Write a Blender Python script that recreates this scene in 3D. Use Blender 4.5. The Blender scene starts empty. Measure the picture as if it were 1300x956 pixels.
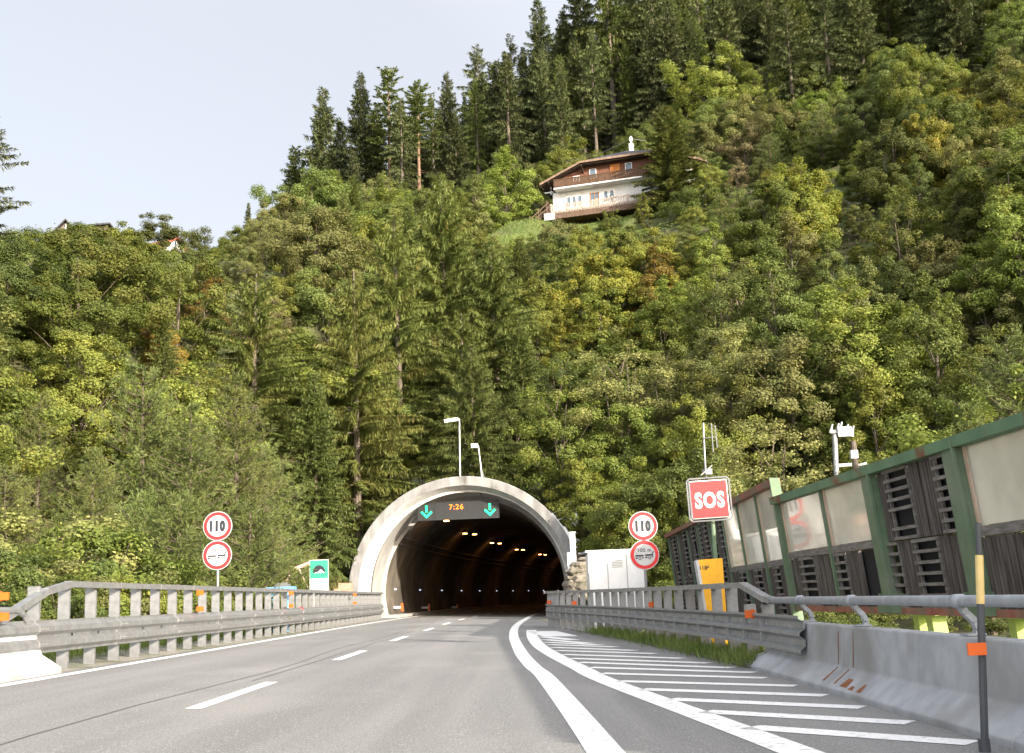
import bpy, math, random
import numpy as np
from mathutils import Vector, Matrix

# ------------------------------------------------------------------ camera, sky, sun, exposure
scene = bpy.context.scene
COL = scene.collection
F_PX = 1500.0
PITCH, ROLL = math.radians(10.6), math.radians(2.2)
CAM = Vector((0, 0, 1.2))
cam_data = bpy.data.cameras.new("camera")
cam = bpy.data.objects.new("camera", cam_data)
COL.objects.link(cam)
CM = Matrix.Rotation(math.pi / 2 + PITCH, 3, 'X') @ Matrix.Rotation(-ROLL, 3, 'Z')
cam.matrix_world = Matrix.Translation(CAM) @ CM.to_4x4()
cam_data.sensor_width = 36.0
cam_data.lens = F_PX / 1300.0 * 36.0
cam_data.clip_start = 0.05
cam_data.clip_end = 6000
scene.camera = cam

SUN_AZ, SUN_EL = 40.0, 17.0          # degrees to the right of straight behind, and above the horizon
sd = Vector((math.sin(math.radians(SUN_AZ)) * math.cos(math.radians(SUN_EL)),
             -math.cos(math.radians(SUN_AZ)) * math.cos(math.radians(SUN_EL)),
             math.sin(math.radians(SUN_EL))))
sun_data = bpy.data.lights.new("sun", 'SUN')
sun = bpy.data.objects.new("sun", sun_data)
COL.objects.link(sun)
sun_data.energy = 4.2
sun_data.angle = math.radians(0.55)
sun_data.color = (1.0, 0.905, 0.765)
sun.location = (40, -60, 60)
sun.rotation_euler = sd.to_track_quat('Z', 'Y').to_euler()

world = bpy.data.worlds.new("World")
scene.world = world
world.use_nodes = True
wn, wl = world.node_tree.nodes, world.node_tree.links
wn.clear()
w_out = wn.new('ShaderNodeOutputWorld')
w_bg = wn.new('ShaderNodeBackground')
w_sky = wn.new('ShaderNodeTexSky')
w_sky.sky_type = 'NISHITA'
w_sky.sun_disc = False
w_sky.sun_elevation = math.radians(SUN_EL)
w_sky.sun_rotation = math.atan2(sd.x, sd.y)
w_sky.air_density = 1.0
w_sky.dust_density = 4.0
w_sky.ozone_density = 1.0
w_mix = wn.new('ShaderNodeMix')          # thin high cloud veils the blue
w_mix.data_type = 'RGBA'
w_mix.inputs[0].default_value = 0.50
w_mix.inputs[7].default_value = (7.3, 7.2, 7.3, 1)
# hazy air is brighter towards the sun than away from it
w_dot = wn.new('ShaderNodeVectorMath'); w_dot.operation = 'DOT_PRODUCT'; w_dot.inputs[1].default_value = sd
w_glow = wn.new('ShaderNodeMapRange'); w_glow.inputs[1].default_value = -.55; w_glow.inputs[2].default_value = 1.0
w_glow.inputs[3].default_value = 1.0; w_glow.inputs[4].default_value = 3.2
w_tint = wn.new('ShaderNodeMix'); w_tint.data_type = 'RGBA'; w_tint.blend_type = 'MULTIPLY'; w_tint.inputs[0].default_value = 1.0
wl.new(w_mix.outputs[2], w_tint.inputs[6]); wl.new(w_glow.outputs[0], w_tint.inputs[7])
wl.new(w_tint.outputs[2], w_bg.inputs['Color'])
w_tc = wn.new('ShaderNodeTexCoord')
w_map = wn.new('ShaderNodeMapping'); w_map.inputs['Scale'].default_value = (1, 1, 3.5)
w_noise = wn.new('ShaderNodeTexNoise'); w_noise.inputs['Scale'].default_value = 1.6; w_noise.inputs['Detail'].default_value = 5
w_rng = wn.new('ShaderNodeMapRange'); w_rng.inputs[3].default_value = .485; w_rng.inputs[4].default_value = .515
w_rng.inputs[1].default_value = .3; w_rng.inputs[2].default_value = .7
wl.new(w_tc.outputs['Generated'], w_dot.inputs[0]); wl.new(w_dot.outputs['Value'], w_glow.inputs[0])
wl.new(w_tc.outputs['Generated'], w_map.inputs[0]); wl.new(w_map.outputs[0], w_noise.inputs['Vector'])
wl.new(w_noise.outputs[0], w_rng.inputs[0]); wl.new(w_rng.outputs[0], w_mix.inputs[0])
wl.new(w_sky.outputs[0], w_mix.inputs[6])
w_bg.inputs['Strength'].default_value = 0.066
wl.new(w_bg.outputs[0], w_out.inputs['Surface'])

scene.view_settings.view_transform = 'Standard'
scene.view_settings.look = 'None'
scene.view_settings.gamma = 1.0
scene.view_settings.use_curve_mapping = False
scene.view_settings.exposure = 1.45
scene.render.engine = 'CYCLES'
scene.cycles.max_bounces = 6
scene.cycles.diffuse_bounces = 3
scene.cycles.glossy_bounces = 2
scene.cycles.transmission_bounces = 4
scene.cycles.transparent_max_bounces = 8
scene.cycles.use_denoising = True
scene.cycles.sample_clamp_indirect = 6.0

random.seed(11)
RNG = np.random.default_rng(11)


# ------------------------------------------------------------------ measuring helpers
def ray(px, py):
    return CM @ Vector(((px - 650) / F_PX, -(py - 478) / F_PX, -1))


def at(px, py, Y):
    d = ray(px, py)
    return CAM + d * (Y / d.y)


def gp(px, py):
    d = ray(px, py)
    return CAM + d * (-1.2 / (d.z + .033 * d.x))


CMI = CM.transposed()


def proj(P):
    v = CMI @ (Vector(P) - CAM)
    if v.z > -0.1:
        return (-9999, -9999)
    return (650 - F_PX * v.x / v.z, 478 + F_PX * v.y / v.z)


def axis(Y):                              # tunnel / road bend
    return -3.45 + max(0.0, Y - 50) ** 2 / 1200.0


def smooth(a, b, x):
    t = np.clip((x - a) / (b - a), 0, 1)
    return t * t * (3 - 2 * t)


def hz(X, Y):
    """terrain height"""
    X = np.asarray(X, float); Y = np.asarray(Y, float)
    base = -.033 * np.clip(X, -9, 6)
    base = base - .75 * smooth(5.4, 7.2, X) * (1 - smooth(50, 66, Y))
    y0 = np.where(X < -11, np.maximum(72 + 2.0 * (X + 11), -30), np.where(X > 6, np.maximum(72 - .55 * (X - 6), 38), 72.0))
    s = np.maximum(Y - y0, 0)
    h = np.interp(s, [0, 8, 66, 80, 500], [0, 7.5, 45.5, 46.6, 310])
    k = np.interp(X, [-60, -45, -13, 0], [.42, .5, .9, 1])
    h = h * k
    cap = np.interp(X, [-200, -110, -60, -45, -36, -30, -22, -5, 20, 60, 120, 300],
                    [2, 14, 27, 33, 38, 47, 62, 78, 98, 132, 160, 190])
    q = 6.0
    h = -np.log(np.exp(-h / q) + np.exp(-cap / q)) * q
    h = h + np.log(1 + np.exp(-cap / q)) * q
    w = smooth(2, 20, s)
    h = h + w * (.8 * np.sin(X * .23 + 1) * np.cos(Y * .19) + .5 * np.sin(X * .6 + Y * .5))
    return base + np.maximum(h, 0)


def gz(X, Y):
    return float(hz(X, Y))


# ------------------------------------------------------------------ materials
def nt(name):
    m = bpy.data.materials.new(name)
    m.use_nodes = True
    n, l = m.node_tree.nodes, m.node_tree.links
    b = n['Principled BSDF']
    return m, n, l, b


def noise_mat(name, c1, c2, scale=4.0, rough=.7, metal=0.0, bump=0.0, detail=5.0, c3=None, scale3=.6, lo=.35, hi=.65, spec=.3, stretch=None, lo3=.45, hi3=.7):
    m, n, l, b = nt(name)
    tc = n.new('ShaderNodeTexCoord')
    src = tc.outputs['Object']
    if stretch:
        mp = n.new('ShaderNodeMapping'); mp.inputs['Scale'].default_value = stretch
        l.new(src, mp.inputs[0]); src = mp.outputs[0]
    t = n.new('ShaderNodeTexNoise'); t.inputs['Scale'].default_value = scale; t.inputs['Detail'].default_value = detail
    l.new(src, t.inputs['Vector'])
    r = n.new('ShaderNodeMapRange'); r.inputs[1].default_value = lo; r.inputs[2].default_value = hi
    l.new(t.outputs[0], r.inputs[0])
    mx = n.new('ShaderNodeMix'); mx.data_type = 'RGBA'
    mx.inputs[6].default_value = (*c1, 1); mx.inputs[7].default_value = (*c2, 1)
    l.new(r.outputs[0], mx.inputs[0])
    out = mx.outputs[2]
    if c3:
        t3 = n.new('ShaderNodeTexNoise'); t3.inputs['Scale'].default_value = scale3; t3.inputs['Detail'].default_value = 6
        l.new(src, t3.inputs['Vector'])
        r3 = n.new('ShaderNodeMapRange'); r3.inputs[1].default_value = lo3; r3.inputs[2].default_value = hi3
        l.new(t3.outputs[0], r3.inputs[0])
        m3 = n.new('ShaderNodeMix'); m3.data_type = 'RGBA'
        l.new(out, m3.inputs[6]); m3.inputs[7].default_value = (*c3, 1); l.new(r3.outputs[0], m3.inputs[0])
        out = m3.outputs[2]
    l.new(out, b.inputs['Base Color'])
    b.inputs['Roughness'].default_value = rough
    b.inputs['Metallic'].default_value = metal
    b.inputs['Specular IOR Level'].default_value = spec
    if bump:
        bp = n.new('ShaderNodeBump'); bp.inputs['Strength'].default_value = bump; bp.inputs['Distance'].default_value = .02
        l.new(t.outputs[0], bp.inputs['Height']); l.new(bp.outputs[0], b.inputs['Normal'])
    return m


def plain(name, c, rough=.6, metal=0.0, spec=.4):
    return noise_mat(name, tuple(x * .88 for x in c), c, scale=9, rough=rough, metal=metal, spec=spec)


def emit(name, c, strength):
    m, n, l, b = nt(name)
    b.inputs['Base Color'].default_value = (*c, 1)
    b.inputs['Emission Color'].default_value = (*c, 1)
    b.inputs['Emission Strength'].default_value = strength
    return m


def leaf_mat(name, ca, cb, cc=None, trans=.35, objvar=.35, huevar=.03):
    """leaf colour varies leaf by leaf (mesh attribute), clump by clump and tree by tree"""
    m, n, l, b = nt(name)
    a = n.new('ShaderNodeAttribute'); a.attribute_name = 'tint'
    mx = n.new('ShaderNodeMix'); mx.data_type = 'RGBA'
    mx.inputs[6].default_value = (*ca, 1); mx.inputs[7].default_value = (*cb, 1)
    l.new(a.outputs['Fac'], mx.inputs[0])
    out = mx.outputs[2]
    if cc:
        r = n.new('ShaderNodeMapRange'); r.inputs[1].default_value = .86; r.inputs[2].default_value = .95
        l.new(a.outputs['Fac'], r.inputs[0])
        m2 = n.new('ShaderNodeMix'); m2.data_type = 'RGBA'
        l.new(out, m2.inputs[6]); m2.inputs[7].default_value = (*cc, 1); l.new(r.outputs[0], m2.inputs[0])
        out = m2.outputs[2]
    oi = n.new('ShaderNodeObjectInfo')
    hs = n.new('ShaderNodeHueSaturation')
    r1 = n.new('ShaderNodeMapRange'); r1.inputs[3].default_value = .5 - huevar * .6; r1.inputs[4].default_value = .5 + huevar * .45
    r2 = n.new('ShaderNodeMapRange'); r2.inputs[3].default_value = 1 - objvar; r2.inputs[4].default_value = 1 + objvar
    ml = n.new('ShaderNodeMath'); ml.operation = 'MULTIPLY'; ml.inputs[1].default_value = 7.31
    fr = n.new('ShaderNodeMath'); fr.operation = 'FRACT'
    l.new(oi.outputs['Random'], ml.inputs[0]); l.new(ml.outputs[0], fr.inputs[0])
    l.new(oi.outputs['Random'], r1.inputs[0]); l.new(fr.outputs[0], r2.inputs[0])
    l.new(r1.outputs[0], hs.inputs['Hue']); l.new(r2.outputs[0], hs.inputs['Value'])
    l.new(out, hs.inputs['Color'])
    l.new(hs.outputs[0], b.inputs['Base Color'])
    b.inputs['Roughness'].default_value = .55
    b.inputs['Specular IOR Level'].default_value = .25
    if trans > 0:
        tr = n.new('ShaderNodeBsdfTranslucent')
        l.new(hs.outputs[0], tr.inputs['Color'])
        ms = n.new('ShaderNodeMixShader'); ms.inputs[0].default_value = trans
        l.new(b.outputs[0], ms.inputs[1]); l.new(tr.outputs[0], ms.inputs[2])
        l.new(ms.outputs[0], n['Material Output'].inputs['Surface'])
    return m


M = {}
M['terrain'] = noise_mat('forest_floor', (.035, .045, .014), (.10, .085, .045), 1.6, .95, bump=.4, c3=(.05, .075, .018), scale3=.15)
def asphalt_mat():
    m, n, l, b = nt('worn_asphalt')
    tc = n.new('ShaderNodeTexCoord')

    def tex(scale, detail, stretch, lo, hi):
        mp = n.new('ShaderNodeMapping'); mp.inputs['Scale'].default_value = stretch
        l.new(tc.outputs['Object'], mp.inputs[0])
        t = n.new('ShaderNodeTexNoise'); t.inputs['Scale'].default_value = scale; t.inputs['Detail'].default_value = detail
        l.new(mp.outputs[0], t.inputs['Vector'])
        r = n.new('ShaderNodeMapRange'); r.inputs[1].default_value = lo; r.inputs[2].default_value = hi
        l.new(t.outputs[0], r.inputs[0])
        return t.outputs[0], r.outputs[0]

    def mix(a, c, f):
        x = n.new('ShaderNodeMix'); x.data_type = 'RGBA'
        if isinstance(a, tuple): x.inputs[6].default_value = (*a, 1)
        else: l.new(a, x.inputs[6])
        x.inputs[7].default_value = (*c, 1); l.new(f, x.inputs[0])
        return x.outputs[2]

    g0, f0 = tex(42, 5, (1, .6, 1), .3, .7)
    _, f1 = tex(1.1, 6, (1, .05, 1), .40, .72)       # wheel polish runs along the lanes
    _, f2 = tex(.9, 4, (1, .05, 1), .55, .72)
    _, f3 = tex(.35, 7, (1, .5, 1), .52, .68)
    _, f4 = tex(75, 3, (1, .5, 1), .54, .66)
    col = mix((.112, .111, .109), (.168, .166, .162), f0)
    col = mix(col, (.19, .188, .183), f1)
    x = n.new('ShaderNodeMath'); x.operation = 'MULTIPLY'; x.inputs[1].default_value = .55; l.new(f2, x.inputs[0])
    col = mix(col, (.095, .093, .091), x.outputs[0])
    y = n.new('ShaderNodeMath'); y.operation = 'MULTIPLY'; y.inputs[1].default_value = .5; l.new(f3, y.inputs[0])
    col = mix(col, (.245, .238, .226), y.outputs[0])
    z = n.new('ShaderNodeMath'); z.operation = 'MULTIPLY'; z.inputs[1].default_value = .75; l.new(f4, z.inputs[0])
    col = mix(col, (.34, .335, .325), z.outputs[0])
    l.new(col, b.inputs['Base Color'])
    b.inputs['Roughness'].default_value = .82; b.inputs['Specular IOR Level'].default_value = .3
    bp = n.new('ShaderNodeBump'); bp.inputs['Strength'].default_value = .3; bp.inputs['Distance'].default_value = .01
    l.new(g0, bp.inputs['Height']); l.new(bp.outputs[0], b.inputs['Normal'])
    return m


M['asphalt'] = asphalt_mat()
M['shoulder'] = noise_mat('gravel_shoulder', (.16, .15, .125), (.30, .28, .24), 22, .95, bump=.6, c3=(.07, .085, .035), scale3=.9)
M['seam'] = noise_mat('tar_seam', (.06, .058, .056), (.11, .107, .103), 20, .7)
M['paint'] = noise_mat('road_paint', (.60, .60, .59), (.74, .74, .73), 30, .7, c3=(.30, .295, .285), scale3=11, lo3=.56, hi3=.74)
M['galv'] = noise_mat('galvanised_steel', (.22, .225, .23), (.31, .315, .32), 6, .46, metal=.6, spec=.5, c3=(.25, .25, .25), scale3=1.3)
M['galv_pipe'] = noise_mat('galvanised_pipe', (.27, .29, .32), (.36, .38, .41), 7, .5, metal=.35)
M['concrete'] = noise_mat('barrier_concrete', (.285, .295, .31), (.36, .37, .385), 3.5, .85, bump=.12, c3=(.225, .222, .215), scale3=.9)
M['rust'] = noise_mat('rust_stain', (.16, .055, .02), (.27, .11, .045), 14, .9)
M['arch'] = noise_mat('weathered_arch_concrete', (.172, .173, .174), (.25, .252, .254), 2.2, .9, bump=.25, c3=(.095, .09, .083), scale3=1.1, lo3=.48, hi3=.70, stretch=(1.3, 1, .45))
M['arch_white'] = noise_mat('white_arch_paint', (.38, .38, .38), (.47, .47, .47), 2.5, .75, c3=(.5, .48, .45), scale3=.9, lo3=.55, hi3=.8)
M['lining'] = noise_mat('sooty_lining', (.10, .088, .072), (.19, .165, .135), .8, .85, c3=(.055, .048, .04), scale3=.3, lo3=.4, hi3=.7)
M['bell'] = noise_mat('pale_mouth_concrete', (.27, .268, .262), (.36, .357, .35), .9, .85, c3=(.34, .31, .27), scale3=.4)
M['orange'] = plain('orange_reflector', (.62, .105, .01), .4)
M['red'] = plain('sign_red', (.58, .022, .026), .45)
M['white'] = plain('sign_white', (.47, .47, .47), .5)
M['ink'] = plain('sign_black', (.018, .02, .03), .5)
M['grey'] = plain('sign_grey', (.30, .30, .30), .5)
M['teal'] = plain('sign_green', (.03, .29, .18), .45)
M['signback'] = plain('sign_back', (.35, .36, .37), .5, .5)
M['yellow'] = plain('sos_yellow', (.80, .40, .015), .45)
M['cabinet'] = noise_mat('cabinet_white', (.72, .71, .69), (.80, .79, .77), 2, .55)
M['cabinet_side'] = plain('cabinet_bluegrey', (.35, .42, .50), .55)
M['greensteel'] = noise_mat('green_steel', (.10, .155, .095), (.13, .19, .12), 3, .6, c3=(.16, .20, .145), scale3=.8)
M['greenrust'] = noise_mat('green_steel_rusting', (.09, .165, .095), (.12, .205, .12), 2.0, .65, c3=(.15, .06, .03), scale3=.9, lo3=.55, hi3=.62)
M['rustbeam'] = noise_mat('rusted_cap', (.21, .075, .05), (.30, .12, .085), 5, .8, c3=(.12, .14, .09), scale3=1.2)
M['slat'] = noise_mat('weathered_slats', (.045, .038, .034), (.105, .092, .082), 1.2, .85, stretch=(14, 14, .8), bump=.2, c3=(.15, .135, .125), scale3=.5, lo3=.5, hi3=.75)
M['rung'] = noise_mat('weathered_rungs', (.12, .11, .10), (.22, .205, .19), 3, .85, stretch=(1, 1, 9), bump=.2)
M['void'] = plain('absorber_and_gap_black', (.012, .013, .015), .9)
M['bead'] = noise_mat('pale_glazing_strip', (.50, .36, .27), (.62, .47, .36), 3, .6)
M['lightgreen'] = plain('lime_green_steel', (.36, .50, .13), .6)
M['blue'] = plain('light_blue_paint', (.14, .38, .62), .5)
M['dgrey'] = plain('dark_grey', (.12, .125, .13), .6)
M['poledark'] = plain('dark_pole', (.055, .06, .068), .5)
M['poleyellow'] = plain('pale_yellow_band', (.62, .47, .20), .5)
M['panel'] = noise_mat('panel_face', (.012, .013, .014), (.026, .028, .03), 30, .55)
M['ledgreen'] = emit('green_signal', (.0, .60, .22), .5)
M['ledorange'] = emit('amber_digits', (1.0, .16, .0), 1.1)
M['lamp'] = emit('sodium_lamp', (1.0, .42, .12), 7.5)
M['ledwhite'] = emit('white_led', (.75, .8, 1.0), .6)
M['stone'] = noise_mat('boulder_stone', (.12, .105, .085), (.24, .21, .175), 3.5, .95, bump=.7, c3=(.07, .075, .045), scale3=1.0)
M['brick'] = noise_mat('red_brick_rubble', (.30, .17, .12), (.42, .27, .20), 6, .95, bump=.3)
M['plaster'] = noise_mat('white_plaster', (.70, .70, .70), (.80, .80, .79), 1.2, .85, c3=(.6, .59, .57), scale3=.5)
M['boards'] = noise_mat('red_brown_boards', (.10, .042, .026), (.19, .085, .053), 1.5, .8, stretch=(16, 16, .5), c3=(.14, .068, .046), scale3=.6)
M['balcony'] = noise_mat('brown_balcony_boards', (.045, .026, .016), (.13, .075, .045), 1.3, .8, stretch=(14, 14, .6))
M['roof'] = noise_mat('dark_roof_tiles', (.035, .036, .042), (.065, .066, .072), 5, .75)
M['fascia'] = noise_mat('wooden_fascia', (.15, .10, .07), (.24, .165, .12), 3, .8)
M['soffit'] = noise_mat('dark_soffit', (.035, .022, .015), (.06, .04, .028), 3, .9)
M['pane'] = plain('window_pane', (.10, .14, .18), .12, spec=.7)
M['shutter'] = plain('orange_shutter', (.45, .17, .04), .7)
M['fencewood'] = noise_mat('grey_fence_wood', (.30, .25, .21), (.42, .36, .31), 4, .85)
M['brownwood'] = noise_mat('brown_stair_wood', (.085, .055, .038), (.14, .095, .07), 4, .85)
M['redroof'] = noise_mat('red_tiles', (.28, .085, .05), (.38, .13, .085), 4, .85)
M['oldwood'] = noise_mat('dark_barn_wood', (.09, .075, .065), (.16, .135, .115), 3, .85)
M['bark'] = noise_mat('grey_bark', (.06, .048, .036), (.13, .105, .08), 3, .95, stretch=(4, 4, 1), bump=.5)
M['bark_pale'] = noise_mat('pale_bark', (.075, .062, .048), (.15, .125, .10), 3, .95, stretch=(4, 4, 1), bump=.5)
M['bark_red'] = noise_mat('reddish_pine_bark', (.13, .082, .058), (.24, .15, .105), 2.5, .95, stretch=(3, 3, 1), bump=.5)
M['lawn'] = noise_mat('lawn', (.065, .095, .022), (.11, .135, .036), 1.3, .95, c3=(.13, .125, .05), scale3=.35)
M['dead'] = noise_mat('dead_branch', (.40, .31, .24), (.52, .42, .34), 4, .9)
# foliage
M['leaf_green'] = leaf_mat('leaf_green', (.090, .124, .022), (.208, .231, .046), (.28, .25, .055), .4)
M['leaf_mid'] = leaf_mat('leaf_mid', (.071, .099, .024), (.155, .184, .046), (.20, .20, .055), .4)
M['leaf_olive'] = leaf_mat('leaf_olive', (.10, .118, .036), (.225, .230, .075), (.29, .275, .11), .4)
M['leaf_fresh'] = leaf_mat('leaf_fresh', (.11, .15, .026), (.215, .25, .048), None, .42)
M['leaf_yellow'] = leaf_mat('leaf_yellow', (.115, .142, .022), (.225, .220, .036), (.36, .22, .04), .4)
M['leaf_orange'] = leaf_mat('leaf_orange', (.14, .135, .026), (.26, .175, .036), (.40, .17, .045), .4)
M['leaf_brown'] = leaf_mat('leaf_brown', (.125, .118, .050), (.24, .195, .095), (.28, .21, .12), .4)
M['needle_spruce'] = leaf_mat('needle_spruce', (.065, .090, .022), (.150, .175, .046), None, .25, .22, .02)
M['needle_pale'] = leaf_mat('needle_pale', (.082, .106, .024), (.19, .208, .055), (.25, .19, .07), .3, .15, .02)  # paler, yellower needles than the plain spruce tone
M['needle_dark'] = leaf_mat('needle_dark', (.048, .066, .026), (.125, .145, .054), None, .25, .28, .02)
M['needle_pine'] = leaf_mat('needle_pine', (.064, .090, .025), (.155, .180, .052), None, .28, .22, .02)
M['grass'] = leaf_mat('grass_blades', (.075, .125, .022), (.17, .21, .055), None, .3, 0, 0)


def glass_mat():
    m, n, l, b = nt('frosted_glass')
    tc = n.new('ShaderNodeTexCoord')
    t = n.new('ShaderNodeTexNoise'); t.inputs['Scale'].default_value = .8; t.inputs['Detail'].default_value = 4
    l.new(tc.outputs['Object'], t.inputs['Vector'])
    r = n.new('ShaderNodeMapRange'); r.inputs[1].default_value = .3; r.inputs[2].default_value = .7
    r.inputs[3].default_value = .62; r.inputs[4].default_value = .92
    l.new(t.outputs[0], r.inputs[0])
    tr = n.new('ShaderNodeBsdfTransparent'); tr.inputs[0].default_value = (.86, .88, .82, 1)
    tl = n.new('ShaderNodeBsdfTranslucent'); tl.inputs[0].default_value = (.82, .80, .74, 1)
    df = n.new('ShaderNodeBsdfDiffuse'); df.inputs[0].default_value = (.64, .645, .60, 1)
    gl = n.new('ShaderNodeBsdfGlossy'); gl.inputs['Roughness'].default_value = .05; gl.inputs[0].default_value = (.9, .9, .9, 1)
    a = n.new('ShaderNodeMixShader'); a.inputs[0].default_value = .55
    l.new(tl.outputs[0], a.inputs[1]); l.new(df.outputs[0], a.inputs[2])
    c = n.new('ShaderNodeMixShader'); l.new(r.outputs[0], c.inputs[0])
    l.new(tr.outputs[0], c.inputs[1]); l.new(a.outputs[0], c.inputs[2])
    fr = n.new('ShaderNodeFresnel'); fr.inputs[0].default_value = 1.5
    d = n.new('ShaderNodeMixShader'); l.new(fr.outputs[0], d.inputs[0])
    l.new(c.outputs[0], d.inputs[1]); l.new(gl.outputs[0], d.inputs[2])
    l.new(d.outputs[0], n['Material Output'].inputs['Surface'])
    return m


M['glass'] = glass_mat()


# ------------------------------------------------------------------ mesh helpers
class MB:
    def __init__(self):
        self.v, self.f = [], []

    def add(self, vs, fs):
        o = len(self.v)
        self.v += [tuple(p) for p in vs]
        self.f += [tuple(i + o for i in f) for f in fs]
        return self

    def box(self, c, s, rz=0.0, shear=0.0):
        """centre, size; shear = x shift per metre of height"""
        cx, cy, cz = c; hx, hy, hh = s[0] / 2, s[1] / 2, s[2] / 2
        ca, sa = math.cos(rz), math.sin(rz)
        vs = []
        for z in (-hh, hh):
            for x, y in ((-hx, -hy), (hx, -hy), (hx, hy), (-hx, hy)):
                vs.append((cx + x * ca - y * sa + shear * z, cy + x * sa + y * ca, cz + z))
        return self.add(vs, [(3, 2, 1, 0), (4, 5, 6, 7), (0, 1, 5, 4), (1, 2, 6, 5), (2, 3, 7, 6), (3, 0, 4, 7)])

    def bar(self, a, b, w, h, up=(0, 0, 1)):
        a, b = Vector(a), Vector(b)
        d = (b - a).normalized(); up = Vector(up)
        if abs(d.dot(up)) > .98: up = Vector((0, 1, 0))
        s = d.cross(up).normalized(); u = s.cross(d)
        vs = []
        for p in (a, b):
            for i, j in ((-1, -1), (1, -1), (1, 1), (-1, 1)):
                vs.append(p + s * (i * w / 2) + u * (j * h / 2))
        return self.add(vs, [(0, 3, 2, 1), (4, 5, 6, 7), (0, 1, 5, 4), (1, 2, 6, 5), (2, 3, 7, 6), (3, 0, 4, 7)])

    def tube(self, pts, rad, n=8, cap=True):
        pts = [Vector(p) for p in pts]
        if not isinstance(rad, (list, tuple)): rad = [rad] * len(pts)
        vs, fs = [], []
        ref = None
        for i, p in enumerate(pts):
            d = (pts[min(i + 1, len(pts) - 1)] - pts[max(i - 1, 0)]).normalized()
            if ref is None:
                ref = d.orthogonal().normalized()
            s = (ref - d * ref.dot(d)).normalized(); ref = s
            u = d.cross(s)
            for k in range(n):
                a = 2 * math.pi * k / n
                vs.append(p + (s * math.cos(a) + u * math.sin(a)) * rad[i])
        for i in range(len(pts) - 1):
            for k in range(n):
                fs.append((i * n + k, i * n + (k + 1) % n, (i + 1) * n + (k + 1) % n, (i + 1) * n + k))
        if cap:
            fs.append(tuple(range(n - 1, -1, -1))); fs.append(tuple(range((len(pts) - 1) * n, len(pts) * n)))
        return self.add(vs, fs)

    def sweep(self, path, prof, side=1.0, closed=True):
        """path of (x,y,z); prof of (lateral, up); lateral points to the right of travel times side"""
        path = [Vector(p) for p in path]
        n = len(prof); vs, fs = [], []
        for i, p in enumerate(path):
            d = path[min(i + 1, len(path) - 1)] - path[max(i - 1, 0)]
            d.z = 0; d.normalize()
            s = Vector((d.y, -d.x, 0)) * side
            for l, u in prof:
                vs.append(p + s * l + Vector((0, 0, u)))
        m = n if closed else n - 1
        for i in range(len(path) - 1):
            for k in range(m):
                a, b = i * n + k, i * n + (k + 1) % n
                q = (a, b, b + n, a + n)
                fs.append(q if side > 0 else q[::-1])
        if closed:
            fs.append(tuple(range(n))[::-1 if side > 0 else 1]); e = (len(path) - 1) * n
            fs.append(tuple(range(e, e + n))[::1 if side > 0 else -1])
        return self.add(vs, fs)

    def disc(self, c, r, y0, y1, n=40, r_in=None):
        """upright disc or ring in the xz plane, from y0 (front) to y1 (back)"""
        cx, cz = c
        vs, fs = [], []
        P = [(math.cos(2 * math.pi * k / n), math.sin(2 * math.pi * k / n)) for k in range(n)]
        rr = [r] if r_in is None else [r, r_in]
        for R in rr:
            for y in (y0, y1):
                vs += [(cx + R * a, y, cz + R * b) for a, b in P]
        for k in range(n):
            j = (k + 1) % n
            fs.append((k, n + k, n + j, j))
            if r_in is not None:
                fs.append((2 * n + k, 2 * n + j, 3 * n + j, 3 * n + k))
                fs.append((k, j, 2 * n + j, 2 * n + k))
                fs.append((n + k, 3 * n + k, 3 * n + j, n + j))
        if r_in is None:
            fs.append(tuple(range(n))); fs.append(tuple(range(2 * n - 1, n - 1, -1)))
        return self.add(vs, fs)

    def poly(self, pts, y0, y1):
        """upright polygon in xz extruded from y0 to y1"""
        n = len(pts)
        vs = [(x, y0, z) for x, z in pts] + [(x, y1, z) for x, z in pts]
        fs = [tuple(range(n)), tuple(range(2 * n - 1, n - 1, -1))]
        fs += [(k, k + n, (k + 1) % n + n, (k + 1) % n) for k in range(n)]
        return self.add(vs, fs)

    def build(self, name, mat, parent=None, loc=None, smooth_=False, fixn=True):
        me = bpy.data.meshes.new(name)
        me.from_pydata(self.v, [], self.f)
        if fixn:
            import bmesh
            bm = bmesh.new(); bm.from_mesh(me)
            bmesh.ops.recalc_face_normals(bm, faces=bm.faces)
            bm.to_mesh(me); bm.free()
        if smooth_:
            me.polygons.foreach_set('use_smooth', [True] * len(me.polygons))
        me.materials.append(mat)
        o = bpy.data.objects.new(name, me)
        COL.objects.link(o)
        if parent is not None: o.parent = parent
        if loc is not None: o.location = loc
        return o


def tag(o, label=None, cat=None, group=None, kind=None):
    if label: o['label'] = label
    if cat: o['category'] = cat
    if group: o['group'] = group
    if kind: o['kind'] = kind
    return o


def empty(name, loc, label, cat, group=None, rz=0.0):
    o = bpy.data.objects.new(name, None)
    o.empty_display_size = .3
    COL.objects.link(o)
    o.location = loc; o.rotation_euler = (0, 0, rz)
    return tag(o, label, cat, group)


def copy_tree(o, parent=None):
    c = o.copy(); COL.objects.link(c); c.parent = parent
    for ch in list(o.children): copy_tree(ch, c)
    return c


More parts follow.
